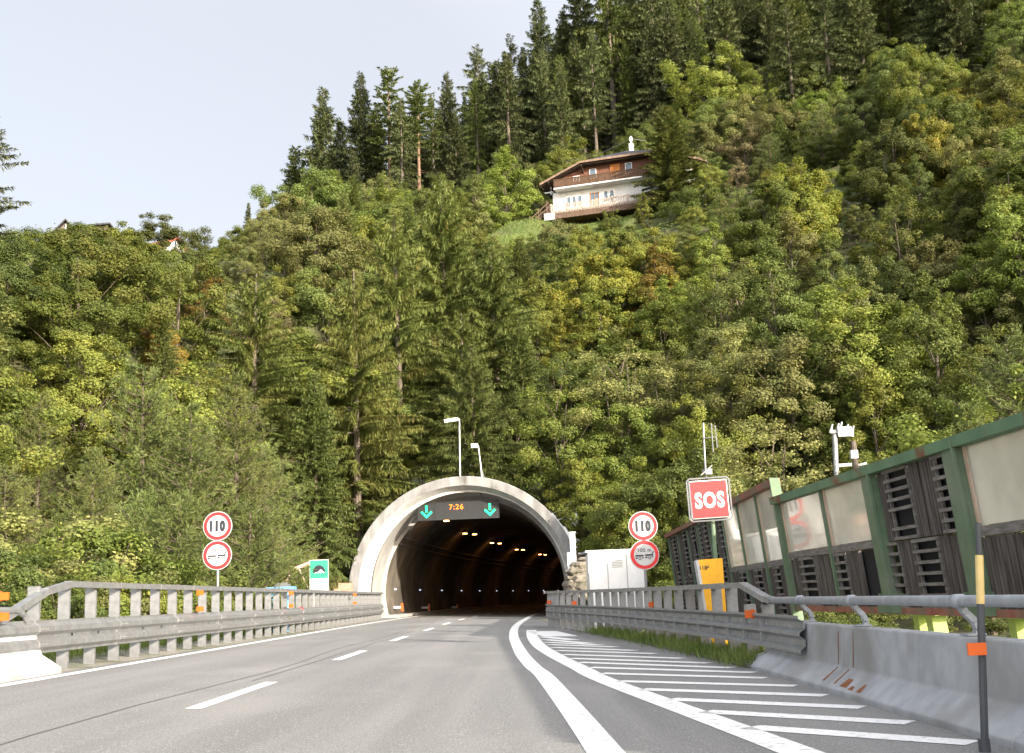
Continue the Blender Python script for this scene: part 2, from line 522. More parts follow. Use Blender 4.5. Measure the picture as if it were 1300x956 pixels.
def text_into(mb, s, cx, cz, height, y0, depth=.006, sx=1.0, bold=0.0, sp=1.0):
    """lettering standing upright in the xz plane, front at y0, centred on cx, cz"""
    cu = bpy.data.curves.new('lettering', 'FONT')
    cu.body = s; cu.size = 1.0; cu.offset = bold; cu.extrude = 0.0; cu.space_character = sp
    cu.resolution_u = 3
    ob = bpy.data.objects.new('lettering', cu)
    COL.objects.link(ob)
    bpy.context.view_layer.update()
    dg = bpy.context.evaluated_depsgraph_get()
    me = bpy.data.meshes.new_from_object(ob.evaluated_get(dg))
    P = np.array([v.co[:] for v in me.vertices]); F = [tuple(p.vertices) for p in me.polygons]
    bpy.data.objects.remove(ob); bpy.data.curves.remove(cu); bpy.data.meshes.remove(me)
    mn, mxx = P.min(0), P.max(0)
    k = height / (mxx[1] - mn[1])
    x = (P[:, 0] - (mn[0] + mxx[0]) / 2) * k * sx + cx
    z = (P[:, 1] - (mn[1] + mxx[1]) / 2) * k + cz
    n = len(P)
    vs = [(a, y0, b) for a, b in zip(x, z)] + [(a, y0 + depth, b) for a, b in zip(x, z)]
    fs = [f for f in F] + [tuple(i + n for i in f[::-1]) for f in F]
    edges = {}
    for f in F:
        for i in range(len(f)):
            e = (f[i], f[(i + 1) % len(f)]); edges[e] = edges.get(e, 0) + 1
    for (a, b) in edges:
        if (b, a) not in edges: fs.append((a, a + n, b + n, b))
    mb.add(vs, fs)
    return mb


def quads_object(name, V, tint, mat, parent=None):
    """V: (n,4,3) leaf quads with one tint per leaf"""
    n = len(V)
    me = bpy.data.meshes.new(name)
    me.vertices.add(n * 4); me.vertices.foreach_set('co', V.reshape(-1).astype(np.float32))
    me.loops.add(n * 4); me.loops.foreach_set('vertex_index', np.arange(n * 4, dtype=np.int32))
    me.polygons.add(n)
    me.polygons.foreach_set('loop_start', np.arange(0, n * 4, 4, dtype=np.int32))
    me.polygons.foreach_set('loop_total', np.full(n, 4, dtype=np.int32))
    me.update(calc_edges=True)
    at_ = me.attributes.new('tint', 'FLOAT', 'FACE')
    at_.data.foreach_set('value', tint.astype(np.float32))
    me.materials.append(mat)
    o = bpy.data.objects.new(name, me)
    COL.objects.link(o)
    if parent is not None: o.parent = parent
    return o


def unit(a):
    return a / np.maximum(np.linalg.norm(a, axis=-1, keepdims=True), 1e-9)


# ------------------------------------------------------------------ setting: terrain, road, markings
def build_terrain():
    xs = np.concatenate([np.linspace(-1500, -140, 18), np.arange(-130, -24, 3.0), np.arange(-24, 24, 1.0), np.arange(24, 130, 3.0), np.linspace(140, 1500, 18)])
    ys = np.concatenate([np.linspace(-1500, -60, 18), np.arange(-50, 60, 2.5), np.arange(60, 92, 1.0), np.arange(92, 260, 3.0), np.linspace(270, 1800, 24)])
    XX, YY = np.meshgrid(xs, ys)
    Z = hz(XX, YY)
    onroad = (XX > -8.8) & (XX < 5.0) & (YY < 71)
    Z = np.where(onroad, Z - .25, Z - .02)
    nx, ny = len(xs), len(ys)
    V = np.stack([XX, YY, Z], -1).reshape(-1, 3)
    fs = []
    for j in range(ny - 1):
        for i in range(nx - 1):
            cx, cy = (xs[i] + xs[i + 1]) / 2, (ys[j] + ys[j + 1]) / 2
            if 70 < cy < 100 and abs(cx - axis(cy)) < 7.2 and Z[j, i] < 9.4:
                continue
            a = j * nx + i
            fs.append((a, a + 1, a + 1 + nx, a + nx))
    mb = MB(); mb.v = [tuple(p) for p in V]; mb.f = fs
    o = mb.build('ground', M['terrain'], smooth_=True, fixn=False)
    tag(o, kind='structure')


build_terrain()


def road_right(Y):
    if Y < 71.5:
        return float(np.interp(Y, [-200, 16, 24, 34, 41, 50, 71], [5.1, 5.0, 4.6, 3.9, 3.2, 2.3, 1.9]))
    return axis(Y) + 5.5


def road_left(Y):
    return -8.55 if Y < 71.5 else axis(Y) - 5.6


def zr(X, Y):
    return -.033 * min(max(X - (axis(Y) + 3.45), -9), 6)


def build_road():
    mb = MB()
    ys = list(np.arange(-80, 71, 2.0)) + [71.4, 71.6] + list(np.arange(73, 236, 3.0))
    N = 12
    for y in ys:
        a, b = road_left(y), road_right(y)
        for k in range(N + 1):
            x = a + (b - a) * k / N
            mb.v.append((x, y, zr(x, y)))
    for j in range(len(ys) - 1):
        for k in range(N):
            p = j * (N + 1) + k
            mb.f.append((p, p + 1, p + N + 2, p + N + 1))
    o = mb.build('road', M['asphalt'], fixn=False)
    sk = o.modifiers.new('slab', 'SOLIDIFY'); sk.thickness = .12; sk.offset = -1
    tag(o, kind='structure')


build_road()


def strip(mb, pts, w, lift=.005, step=1.5):
    """painted stripe along points on the road"""
    P = [Vector((p[0], p[1], 0)) for p in pts]
    Q = []
    for a, b in zip(P[:-1], P[1:]):
        n = max(1, int((b - a).length / step))
        Q += [a.lerp(b, i / n) for i in range(n)]
    Q.append(P[-1])
    vs, fs = [], []
    for i, p in enumerate(Q):
        d = (Q[min(i + 1, len(Q) - 1)] - Q[max(i - 1, 0)]).normalized()
        s = Vector((d.y, -d.x, 0)) * (w / 2)
        for q in (p - s, p + s):
            vs.append((q.x, q.y, zr(q.x, q.y) + lift))
    for i in range(len(Q) - 1):
        fs.append((2 * i, 2 * i + 1, 2 * i + 3, 2 * i + 2))
    mb.add(vs, fs)


def spline(pts, n=8):
    """Catmull-Rom through points"""
    P = [Vector(p) for p in pts]
    P = [P[0] * 2 - P[1]] + P + [P[-1] * 2 - P[-2]]
    out = []
    for i in range(1, len(P) - 2):
        for k in range(n):
            t = k / n
            a, b, c, d = P[i - 1], P[i], P[i + 1], P[i + 2]
            out.append(.5 * ((2 * b) + (c - a) * t + (2 * a - 5 * b + 4 * c - d) * t * t + (3 * b - a - 3 * c + d) * t ** 3))
    out.append(P[-2])
    return out


RL = [gp(698, 866), gp(675, 845), gp(660, 826), gp(652, 806), gp(656, 794), gp(668, 786), gp(682, 780)]
RL2 = [gp(774, 866), gp(736, 848), gp(702, 831), gp(684, 819), gp(676, 808), gp(674.5, 800)]
mb = MB()
strip(mb, [(-7.42, y) for y in range(-80, 56, 4)] + [(-7.42 + max(0, y - 50) ** 2 / 1200 , y) for y in range(56, 150, 4)], .22)
for y0 in list(np.arange(-79.6, 150, 10.35)):
    y0 = y0 + .0
    strip(mb, [(-3.68 + max(0, y - 50) ** 2 / 1200 + (.1 if y > 40 else 0), y) for y in np.linspace(y0, y0 + 4.2, 4)], .19)
a = RL[0]
right_pts = [(1.5, -60, 0), (1.1, -20, 0), (.75, 4, 0), a] + RL[1:] + [Vector((axis(y) + 4.6, y, 0)) for y in (100, 125, 150)]
strip(mb, spline([Vector((p[0], p[1], 0)) for p in right_pts], 8), .30)
strip(mb, spline([Vector((p[0], p[1], 0)) for p in [(3.6, -6, 0), (2.3, 8, 0)] + RL2], 8), .36)
# hatched bay: bars read along the photo's left ends, running out to the rail
HB = [((688, 801.5), (712, 808), 1.6), ((690, 808.5), (728, 812.5), .5), ((691.5, 812), (748, 817), .42), ((694, 815.5), (762, 819), .42), ((697, 818.5), (782, 821.5), .42), ((701, 822), (806, 826), .42),
      ((706, 826), (832, 830), .42), ((714, 831), (866, 836), .42), ((723, 836), (900, 842), .42), ((734, 841), (930, 848), .42), ((748, 847.5), (958, 854), .42), ((764, 855), (972, 861), .40), ((785, 865), (1010, 871), .40)]
for (p, q, w) in HB:
    A, B = gp(*p), gp(*q)
    strip(mb, [A, B], w * .92 if w < 1 else 1.1, .005, 1.0)
A, B = gp(785, 865), gp(1010, 871)
for k in range(1, 5):
    strip(mb, [(A.x + .18 * k, A.y - 1.55 * k, 0), (B.x, B.y - 1.6 * k, 0)], .40, .005, 1.0)
tag(mb.build('road_markings', M['paint'], fixn=False), kind='structure')

mb = MB()
strip(mb, [(-4.35 + .12 * math.sin(y * .37), y) for y in np.arange(8, 70, 3)], .035, .003)
strip(mb, [(-4.0 + .05 * math.sin(y * .9), y) for y in np.arange(18, 46, 3)], .035, .003)
strip(mb, [(-6.9, 31.5), (-5.8, 31.9), (-4.4, 31.6)], .05, .003, .4)
strip(mb, [(-3.6, 41), (-2.2, 40.4), (-.9, 40.9)], .09, .003, .4)
strip(mb, [(-3.9, 33.6), (-2.4, 33.9), (-1.6, 33.4)], .06, .003, .4)
tag(mb.build('road_seams', M['seam'], fixn=False), kind='structure')

# gravel shoulder beside and behind the right rail
mb = MB()
ys = list(np.arange(17, 72, 1.5))
for y in ys:
    a = road_right(y) - .95; b = max(road_right(y) + 3.4, 6.2)
    for k in range(7):
        x = a + (b - a) * k / 6
        mb.v.append((x, y, max(gz(x, y) + .012, -.033 * min(x, 6) + .02 - (0 if k < 4 else .35 * (k - 3)) * (1 if y < 50 else .3))))
for j in range(len(ys) - 1):
    for k in range(6):
        p = j * 7 + k
        mb.f.append((p, p + 1, p + 8, p + 7))
tag(mb.build('gravel_path', M['shoulder'], fixn=False), kind='structure')
mb = MB()
ys = list(np.arange(-80, 71, 2.0))
for y in ys:
    for k, x in enumerate((-9.7, -8.9, -8.5, -7.75)):
        mb.v.append((x, y, -.033 * max(x, -9) + (.012 if k < 3 else .004)))
for j in range(len(ys) - 1):
    for k in range(3):
        p = j * 4 + k
        mb.f.append((p, p + 1, p + 5, p + 4))
tag(mb.build('verge_path', M['shoulder'], fixn=False), kind='structure')


# ------------------------------------------------------------------ tunnel
def arc_sweep(mb, stations, r_fn, zc=1.8, a0=-18, a1=198, n=72, dx=0.0):
    """stations: list of (Y, radius); surface of revolution around the bending axis"""
    base = len(mb.v)
    for (Y, R) in stations:
        for k in range(n + 1):
            a = math.radians(a0 + (a1 - a0) * k / n)
            mb.v.append((axis(Y) + dx + R * math.cos(a), Y, zc + R * math.sin(a)))
    for i in range(len(stations) - 1):
        for k in range(n):
            p = base + i * (n + 1) + k
            mb.f.append((p, p + 1, p + n + 2, p + n + 1))


portal = empty('tunnel_portal', (0, 0, 0), 'concrete arched road tunnel mouth with white painted inner rim', 'tunnel')
YF = 72.0
mb = MB(); arc_sweep(mb, [(94, 6.98), (84, 6.98), (74, 6.98), (YF + .02, 7.06), (YF, 7.02), (YF, 6.50)], None, 1.55, dx=-.24)
mb.build('arch_ring', M['arch'], portal, smooth_=False, fixn=False)
mb = MB(); arc_sweep(mb, [(YF - .01, 6.51), (YF + .12, 6.42), (YF + .75, 6.20)], None, 1.62, dx=-.2)
arc_sweep(mb, [(YF + .74, 6.3), (YF + .76, 5.95)], None, 1.75, dx=-.08)
mb.build('arch_rim', M['arch_white'], portal, fixn=False)
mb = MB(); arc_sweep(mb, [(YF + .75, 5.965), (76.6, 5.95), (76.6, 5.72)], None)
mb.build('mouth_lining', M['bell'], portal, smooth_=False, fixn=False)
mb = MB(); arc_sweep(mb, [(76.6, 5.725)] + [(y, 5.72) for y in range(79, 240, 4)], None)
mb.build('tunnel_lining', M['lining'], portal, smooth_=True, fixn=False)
mb = MB()
mb.v += [(axis(238) + x, 238, z) for x, z in ((-7, -1), (7, -1), (7, 9), (-7, 9))]; mb.f.append((0, 1, 2, 3))
mb.build('dark_end_cap', M['lining'], portal, fixn=False)  # added cap closes the unseen end of the bore to keep it dark
for sgn in (-1, 1):                       # raised walkway along each wall
    mb = MB()
    mb.sweep([(axis(y) + sgn * 5.05, y, zr(axis(y) + sgn * 5.05, y)) for y in range(74, 236, 4)], [(-.55, -.1), (.55, -.1), (.55, .16), (-.55, .16)])
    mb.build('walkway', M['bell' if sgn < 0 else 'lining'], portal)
# dark cable tray lines on the lining
mb = MB()
for dz, rr in ((4.9, 3), (5.3, 0)):
    mb.tube([(axis(y) - math.sqrt(5.66 ** 2 - (dz - 1.8) ** 2), y, dz) for y in range(77, 230, 4)], .05, 6)
mb.build('cable_tray', M['dgrey'], portal)

# lane signal panel
panel = empty('lane_signal_panel', (0, 0, 0), 'dark overhead panel with amber clock and two green lane arrows in the tunnel mouth', 'signal')
PY = 73.3
pa, pb = at(531, 661, PY), at(633, 641, PY)
pw = pb.x - pa.x
panel.location = (pa.x, PY, (pa.z + at(633, 657, PY).z) / 2 - .02)
ph = 1.12
panel.rotation_euler = (0, 0, 0)
mb = MB(); mb.box((pw / 2, .16, ph / 2), (pw, .3, ph)); mb.build('housing', M['panel'], panel)
mb = MB()
for x in (.0, 1.05, pw - 1.0, pw):
    mb.box((x, -.004, ph / 2), (.05, .02, ph))
mb.box((pw / 2, -.006, .02), (pw, .03, .04)); mb.box((pw / 2, -.006, ph - .02), (pw, .03, .04))
mb.build('frame', M['panel'], panel)
for cx in (.52, pw - .55):
    mb = MB()
    zc = .52
    mb.bar((cx, -.02, zc + .40), (cx, -.02, zc - .02), .14, .03, (0, 1, 0))
    mb.bar((cx - .32, -.02, zc + .02), (cx + .03, -.022, zc - .33), .14, .03, (0, 1, 0))
    mb.bar((cx + .32, -.02, zc + .02), (cx - .03, -.024, zc - .33), .14, .03, (0, 1, 0))
    mb.build('green_arrow', M['ledgreen'], panel)
mb = MB(); text_into(mb, '7:26', pw / 2 - .13, .78, .31, -.02, .01, 1.05, .0, 1.15)
mb.build('clock_digits', M['ledorange'], panel)
for x in (.3, pw - .3):
    mb = MB(); mb.tube([(x + (.5 if x < 2 else -.5) , .3, ph), (x + (.9 if x < 2 else -.9), .3, ph + .55)], .03, 6); mb.build('hanger', M['dgrey'], panel)

# sodium lamps in pairs along the crown
lamp_px = [(561, 664), (601, 682), (637, 693), (660, 700), (680, 706), (698, 709)]
LY = 80.0
for i in range(8):
    Y = LY + 18.5 * i
    for dx, dy in ((-.36, -.9), (.36, .9)):
        X = axis(Y) - 2.5 + dx
        t = empty('tunnel_lamp', (X, Y + dy, 6.52), 'glowing sodium lamp hung from the dark tunnel crown', 'lamp', 'sodium lamps along the tunnel ceiling')
        mb = MB(); mb.box((0, 0, .08), (.40, .62, .12)); mb.box((0, 0, .25), (.06, .06, .3)); mb.build('fitting', M['dgrey'], t)
        mb = MB(); mb.box((0, 0, .0), (.34, .56, .05)); mb.build('lamp_glass', M['lamp'], t)
for i in range(11):
    Y = 80 + 11.5 * i
    X = axis(Y) - 5.72
    mb = MB(); mb.box((0, 0, 0), (.05, .05, .05)); mb.box((-.07, 0, 0), (.06, .09, .09))
    o = mb.build('wall_light', M['ledwhite'], loc=(X + .16, Y, 2.05))
    tag(o, 'small white guide light on the left tunnel wall', 'light', 'guide lights along the tunnel wall')
for (px, py, Y, lab) in ((507, 771, 79.0, 'orange reflector on a white bracket at the lit tunnel edge'), (552, 771, 92.0, 'orange reflector in the shade just inside the tunnel'), (600, 770, 108.0, 'dim orange reflector deep inside the tunnel')):
    p = at(px, py, Y); X = axis(Y) - 5.60
    t = empty('wall_reflector', (X, Y, p.z), lab, 'reflector')
    mb = MB(); mb.box((.25, 0, 0), (.5, .08, .16)); mb.build('bracket', M['white'], t)
    mb = MB(); mb.box((.56, -.02, .0), (.16, .05, .52)); mb.build('reflector', M['orange'], t)

# street lamps standing on the portal crown
for (bx, by, ty, Y, arm, rad, lab) in ((584, 607, 532, 73.2, -19, .065, 'taller grey lamp post with a flat head on the tunnel arch'), (613, 611, 566, 73.6, -9, .06, 'shorter grey lamp post leaning on the tunnel arch')):
    b = at(bx, by + 3, Y); tp = at(bx - (1 if arm < -10 else 6), ty, Y); e = at(bx - (1 if arm < -10 else 6) + arm, ty + (3 if arm < -10 else 0), Y - .1)
    t = empty('street_lamp', b, lab, 'street lamp')
    L = lambda v: Vector(v) - b
    mb = MB(); mb.tube([(0, 0, -.6), L(b.lerp(tp, .5)), L(tp)], [rad, rad * .9, rad * .75], 8)
    if arm > -10: mb.tube([(.28, 0, -.4), L(b.lerp(tp, .45))], .03, 6)
    mb.box((0, 0, -.02), (.3, .3, .05)); mb.build('pole', M['galv'], t)
    mb = MB(); q0, q1 = L(tp), L(e)
    mb.bar(q0, q0.lerp(q1, .4), .12, .10); mb.bar(q0.lerp(q1, .12), q1, .30, .20 if arm < -10 else .26); mb.build('lamp_head', M['cabinet'], t)


# ------------------------------------------------------------------ guard rails
W_PROF = [(0, 0), (0, .04), (.085, .10), (.085, .19), (.0, .25), (0, .29), (.085, .35), (.085, .44), (0, .50), (0, .54)]
W_CLOSED = W_PROF + [(l - .012, u) for l, u in reversed(W_PROF)]


def rail_post(mb, x, y, z, side, h, sz=.19):
    mb.box((x - side * .16, y, z + h / 2 - .05), (sz, .014, h + .1))
    mb.box((x - side * .16 + sz / 2, y + .03, z + h / 2 - .05), (.012, .07, h + .1))
    mb.box((x - side * .16 - sz / 2, y + .03, z + h / 2 - .05), (.012, .07, h + .1))
    mb.box((x - side * .04, y + .02, z + .62), (.08, .08, .36))


def path_at(path, d):
    for a, b in zip(path[:-1], path[1:]):
        L = (b - a).length
        if d <= L: return a.lerp(b, d / L)
        d -= L
    return path[-1].copy()


def plen(path): return sum((b - a).length for a, b in zip(path[:-1], path[1:]))


# left rail, beam faces the road (+x)
lrail = empty('guard_rail', (-8.1, 45, .27), 'sunlit galvanised guard rail with tall posts left of the road', 'guard rail')
O = Vector((-8.1, 45, .27))
beam_path = [Vector((-8.0, y, .27 + .32)) for y in np.linspace(-6, 69.5, 40)]
mb = MB(); mb.sweep([p - O for p in beam_path], W_CLOSED, 1.0)
for y in np.arange(-4, 69, 4.0):          # overlap joints and bolts
    mb.sweep([Vector((-7.994, y - .2, .59)) - O, Vector((-7.994, y + .2, .59)) - O], [(l + .004, u) for l, u in W_CLOSED], 1.0)
    for du in (.145, .395):
        for dy in (-.14, -.05, .05, .14):
            mb.box(Vector((-7.905, y + dy, .59 + du)) - O, (.02, .03, .03))
mb.build('beam', M['galv'], lrail)
for i in range(38):
    y = 20.1 + 1.335 * i
    h = 1.46 if i else 1.42
    mb = MB(); rail_post(mb, 0, 0, 0, 1, h); mb.build('post', M['galv'], lrail, loc=Vector((-8.0, y, .27)) - O)
mb = MB()
tp = [Vector((-8.05, y, 1.735)) - O for y in (69.8, 55, 40, 28, 22.2, 21.4)] + [Vector((-8.05, 20.3, 1.60)) - O, Vector((-8.05, 18.6, 1.16)) - O, Vector((-8.05, 17.2, 1.02)) - O, Vector((-8.05, 6, 1.02)) - O]
for a, b in zip(tp[:-1], tp[1:]): mb.bar(a, b, .15, .11)
for p in tp[1:-1]: mb.box(p, (.152, .10, .118))
for y in np.arange(24, 69, 2.67): mb.box(Vector((-8.05, y, 1.735)) - O, (.158, .05, .117))
mb.build('top_rail', M['galv'], lrail)
mb = MB(); mb.tube([Vector(p) - O for p in ((-7.97, 19.6, .95), (-7.97, 19.3, 1.22), (-7.97, 19.0, 1.30), (-7.97, 18.0, 1.31), (-7.97, 17.6, 1.22), (-7.97, 17.5, .95))], .05, 8)
mb.build('end_loop', M['galv'], lrail)
for (px, ys_, w) in ((254, (752.5, 773), .16), (369.5, (753, 769), .16), (450.5, (755, 765.5), .16), (4, (757, 783), .16)):
    X = -7.86; d = ray(px, ys_[0]); Y = d.y * X / d.x
    for py in ys_:
        p = at(px, py, Y)
        mb = MB(); mb.box((0, 0, 0), (.17, .03, .115)); mb.box((-.05, .03, 0), (.03, .05, .14))
        mb.build('reflector', M['orange'], lrail, loc=Vector((p.x, p.y, p.z)) - O)

# right rail, beam faces the road (-x)
rrail = empty('guard_rail', (3, 32, -.1), 'shaded grey guard rail curving along the hatched bay', 'guard rail')
O = Vector((3, 32, -.1))
RP = [Vector((p[0], p[1], 0)) for p in ((1.05, 51.2), (1.25, 48.5), (1.75, 45), (2.75, 38), (3.45, 30), (3.92, 22.5), (4.02, 20), (4.03, 17.6))]
RPs = spline(RP, 6)
for p in RPs: p.z = -.033 * p.x
mb = MB(); mb.sweep([p + Vector((0, 0, .38)) - O for p in RPs], W_CLOSED, -1.0)
Ltot = plen(RPs)
for d in np.arange(1.2, Ltot, 4.0):
    a, b = path_at(RPs, d - .2), path_at(RPs, d + .2)
    mb.sweep([a + Vector((0, 0, .38)) - O, b + Vector((0, 0, .38)) - O], [(l + .004, u) for l, u in W_CLOSED], -1.0)
for d in np.arange(1.2, Ltot, 1.335):
    p = path_at(RPs, d)
    for du in (.145, .395):
        mb.box(p + Vector((-.088, 0, .38 + du)) - O, (.02, .04, .04))
p = RPs[-1]
for du in (.13, .16, .38, .41):
    for dy in (.15, .27, .39):
        mb.box(p + Vector((-.09, dy, .38 + du)) - O, (.02, .045, .02))
mb.build('beam', M['galv'], rrail)
posts_d = np.arange(.3, Ltot - 2.6, 1.335)
for d in posts_d:
    p = path_at(RPs, d)
    mb = MB(); rail_post(mb, 0, 0, 0, -1, 1.36 if d < Ltot - 4.1 else 1.06); mb.build('post', M['galv'], rrail, loc=p - O)
mb = MB()
N_ = int(Ltot - 4.3)
tp = [path_at(RPs, d) + Vector((.08, 0, 1.40)) for d in np.linspace(0, Ltot - 4.2, N_)]
e0 = tp[-1]
tp += [Vector((4.14, 20.3, 1.02)), Vector((4.15, 19.9, 1.0))]
for a, b in zip(tp[:-1], tp[1:]): mb.bar(a - O, b - O, .15, .10)
for d in np.arange(.9, Ltot - 4.3, 2.67):
    mb.box(path_at(RPs, d) + Vector((.08, 0, 1.40)) - O, (.158, .05, .107))
mb.build('top_rail', M['galv'], rrail)
for (px, py) in ((697, 764.5), (729, 765.5), (827.5, 767.5), (951.5, 779.5)):
    d = ray(px, py); best = min(RPs, key=lambda q: abs(q.x / q.y - d.x / d.y))
    p = at(px, py, best.y)
    mb = MB(); mb.box((0, 0, 0), (.18, .04, .13)); mb.box((.05, .03, 0), (.04, .05, .16))
    mb.build('reflector', M['orange'], rrail, loc=Vector((p.x, best.y - .05, p.z)) - O)
# white board with a red mark at the far end of the right rail
p = at(691, 752, 51.4)
mb = MB(); mb.box((0, 0, 0), (.05, .35, .12)); mb.build('end_plate', M['white'], rrail, loc=p - O)


def jersey(name, X, y_near, y_far, side, top, label, endslope):
    """side = +1: road lies at smaller x (right barrier)"""
    z0 = -.033 * X
    o = empty(name, (X, (y_near + y_far) / 2, z0), label, 'barrier')
    prof = [(-.12, top), (.12, top), (.16, .30), (.20, -.15), (-.44, -.15), (-.44, .08), (-.16, .30)]
    mb = MB()
    yc = (y_near + y_far) / 2
    L = y_far - y_near
    nseg = max(1, round(L / 6.0))
    for i in range(nseg):
        a = y_far - L * i / nseg - .008; b = y_far - L * (i + 1) / nseg + .008
        vs = []
        for k, yy in enumerate((a, b)):
            for (l, u) in prof:
                dy = 0
                if i == 0 and k == 0 and endslope: dy = -endslope * max(0, (u - .10)) / top
                vs.append((side * l, yy + dy - yc, u))
        n = len(prof)
        fs = [(j, (j + 1) % n, (j + 1) % n + n, j + n) for j in range(n)] + [tuple(range(n)), tuple(range(2 * n - 1, n - 1, -1))]
        mb.add(vs, fs)
    c = mb.build('concrete_body', M['concrete'], o)
    bv = c.modifiers.new('edge', 'BEVEL'); bv.width = .02; bv.segments = 2; bv.limit_method = 'ANGLE'
    return o


jr = jersey('concrete_barrier', 4.28, -14, 21.6, 1, .82, 'grey concrete safety barrier with rust streaks under the handrail', 4.2)
mb = MB()


def face_x(u):                            # road face of the barrier profile, lifted 4 mm
    return 4.28 - float(np.interp(u, [-.15, .08, .30, .82], [.44, .44, .16, .12])) - .004


for (yy, u0, u1, w0, w1) in ((15.9, .33, .74, .012, .02), (15.2, .33, .76, .018, .008), (15.9, .13, .30, .05, .02), (15.35, .13, .30, .04, .02),
                             (14.9, .12, .21, .16, .10), (14.55, .11, .15, .10, .06), (14.2, .11, .19, .09, .04)):
    vs = [(face_x(u0), yy - w0, u0 - .141), (face_x(u0), yy + w0, u0 - .141), (face_x(u1), yy + w1, u1 - .141), (face_x(u1), yy - w1, u1 - .141)]
    mb = MB(); mb.add(vs, [(0, 1, 2, 3)]); mb.build('rust_streak', M['rust'], jr, loc=-Vector(jr.location))
jl = jersey('concrete_barrier', -8.12, -14, 20.2, -1, .80, 'sunlit pale concrete barrier end under the left guard rail beam', .5)

hr = empty('pipe_handrail', (4.2, 5, .7), 'grey pipe handrail on curved brackets along the concrete barrier', 'handrail')
O = Vector((4.2, 5, .7))
mb = MB(); mb.tube([Vector((4.15, 20.0, 1.0)) - O, Vector((4.18, 12, 1.01)) - O, Vector((4.2, 4, 1.02)) - O, Vector((4.2, -14, 1.02)) - O], .055, 12)
for yy in (18.0, 15.2, 11.5, 8, 5): mb.tube([Vector((4.17, yy + .09, 1.008)) - O, Vector((4.17, yy - .09, 1.01)) - O], .068, 12)
mb.build('pipe', M['galv_pipe'], hr, smooth_=True)
for yy in (18.0, 15.2, 11.5, 8, 5, 2):
    mb = MB()
    pts = [(4.17, yy, .98), (4.22, yy, .90), (4.30, yy, .82), (4.33, yy, .74), (4.30, yy, .66)]
    for a, b in zip(pts[:-1], pts[1:]): mb.bar(Vector(a) - O, Vector(b) - O, .10, .06, (1, 0, 0))
    mb.box(Vector((4.28, yy, .695)) - O, (.18, .2, .02))
    mb.build('bracket', M['galv_pipe'], hr)

p = at(1241, 866, 9.6)
mk = empty('snow_pole', (p.x, 9.6, -.12), 'dark slender snow pole with pale yellow band and orange reflector', 'marker pole')
zt = at(1238, 664, 9.6).z + .12; zy1 = at(1239, 705, 9.6).z + .12; zy0 = at(1239, 767, 9.6).z + .12
sh = (at(1238, 664, 9.6).x - p.x) / (zt - .3)
mb = MB(); mb.tube([(0, 0, 0), (sh * zy0, 0, zy0)], .030, 10); mb.tube([(sh * zy1, 0, zy1), (sh * zt, 0, zt)], .024, 10); mb.tube([(0, 0, 0), (0, 0, .1)], .045, 10); mb.build('pole', M['poledark'], mk)
mb = MB(); mb.tube([(sh * zy0, 0, zy0), (sh * zy1, 0, zy1)], .032, 10); mb.build('yellow_band', M['poleyellow'], mk)
q = at(1240, 824, 9.55); mb = MB(); mb.box((q.x - p.x, -.05, q.z + .12), (.145, .025, .095)); mb.build('reflector', M['orange'], mk)


# ------------------------------------------------------------------ road signs
def round_sign_plate(t, z, kind, xo=0.0, r=.45):
    mb = MB(); mb.disc((xo, z), r, -.012, .012); plate = mb.build('sign_plate', M['signback'], t)
    plate.location.y = -.06
    mb = MB(); mb.disc((xo, z), r - .004, -.016, -.012); mb.build('white_border', M['white'], plate)
    mb = MB(); mb.disc((xo, z), r * .95, -.020, -.016); mb.build('red_ring', M['red'], plate)
    mb = MB(); mb.disc((xo, z), r * .72, -.024, -.020); mb.build('white_field', M['white'], plate)
    if kind == '110':
        mb = MB(); [text_into(mb, '110', xo + dx_, z, r * .76, -.029 - .0012 * k_, .005, .66, .05, 1.25) for k_, dx_ in enumerate((-.011, 0, .011))]
        mb.build('speed_number', M['ink'], plate)
    else:
        mb = MB(); text_into(mb, '100 m', xo + r * .02, z + r * .32, r * .26, -.029, .005, 1.05, .012, 1.05)
        mb.build('distance_lettering', M['ink'], plate)
        mb = MB()
        for sx in (-1, 1):
            cx = xo + sx * r * .33 - r * .02; cz = z - r * .05 + (0 if sx < 0 else r * .03)
            mb.box((cx, -.027, cz), (r * .56, .005, r * .11))
            mb.disc((cx + r * .02, cz - r * .19), r * .10, -.0295, -.0245, 14, r * .055)
            mb.box((cx - r * .2, -.027, cz - r * .15), (r * .14, .005, r * .10))
            mb.box((cx + r * .22, -.027, cz - r * .14), (r * .10, .005, r * .09))
        mb.bar((xo + r * .5, -.027, z + r * .05), (xo + r * .62, -.027, z + r * .22), .03, .005, (0, 1, 0))
        mb.bar((xo - r * .56, -.027, z + r * .14), (xo - r * .48, -.027, z + r * .06), .012, .005, (0, 1, 0))
        mb.build('vehicle_symbols', M['ink'], plate)


def speed_sign(px, py1, py2, Y, dx2, label):
    a = at(px, py1, Y); b = at(px + dx2, py2, Y); g = gz(a.x, Y)
    xo = (b.x + a.x) / 2
    t = empty('speed_limit_sign', (xo, Y, g), label, 'road sign')
    mb = MB(); mb.tube([(0, 0, -.3), (0, 0, a.z - g + .3)], .045, 10)
    for zz in (a.z - g, b.z - g): mb.box((0, -.03, zz), (.2, .05, .05))
    mb.build('pole', M['galv'], t)
    round_sign_plate(t, a.z - g, '110', a.x - xo)
    round_sign_plate(t, b.z - g, '100', b.x - xo)
    return t


speed_sign(277, 668, 705, 36.5, -.5, 'sunlit 110 speed limit sign over round 100 m distance sign, behind left rail')
speed_sign(816, 668, 704.5, 36.5, 2, '110 speed limit sign over shaded 100 m distance sign, before white cabinet')

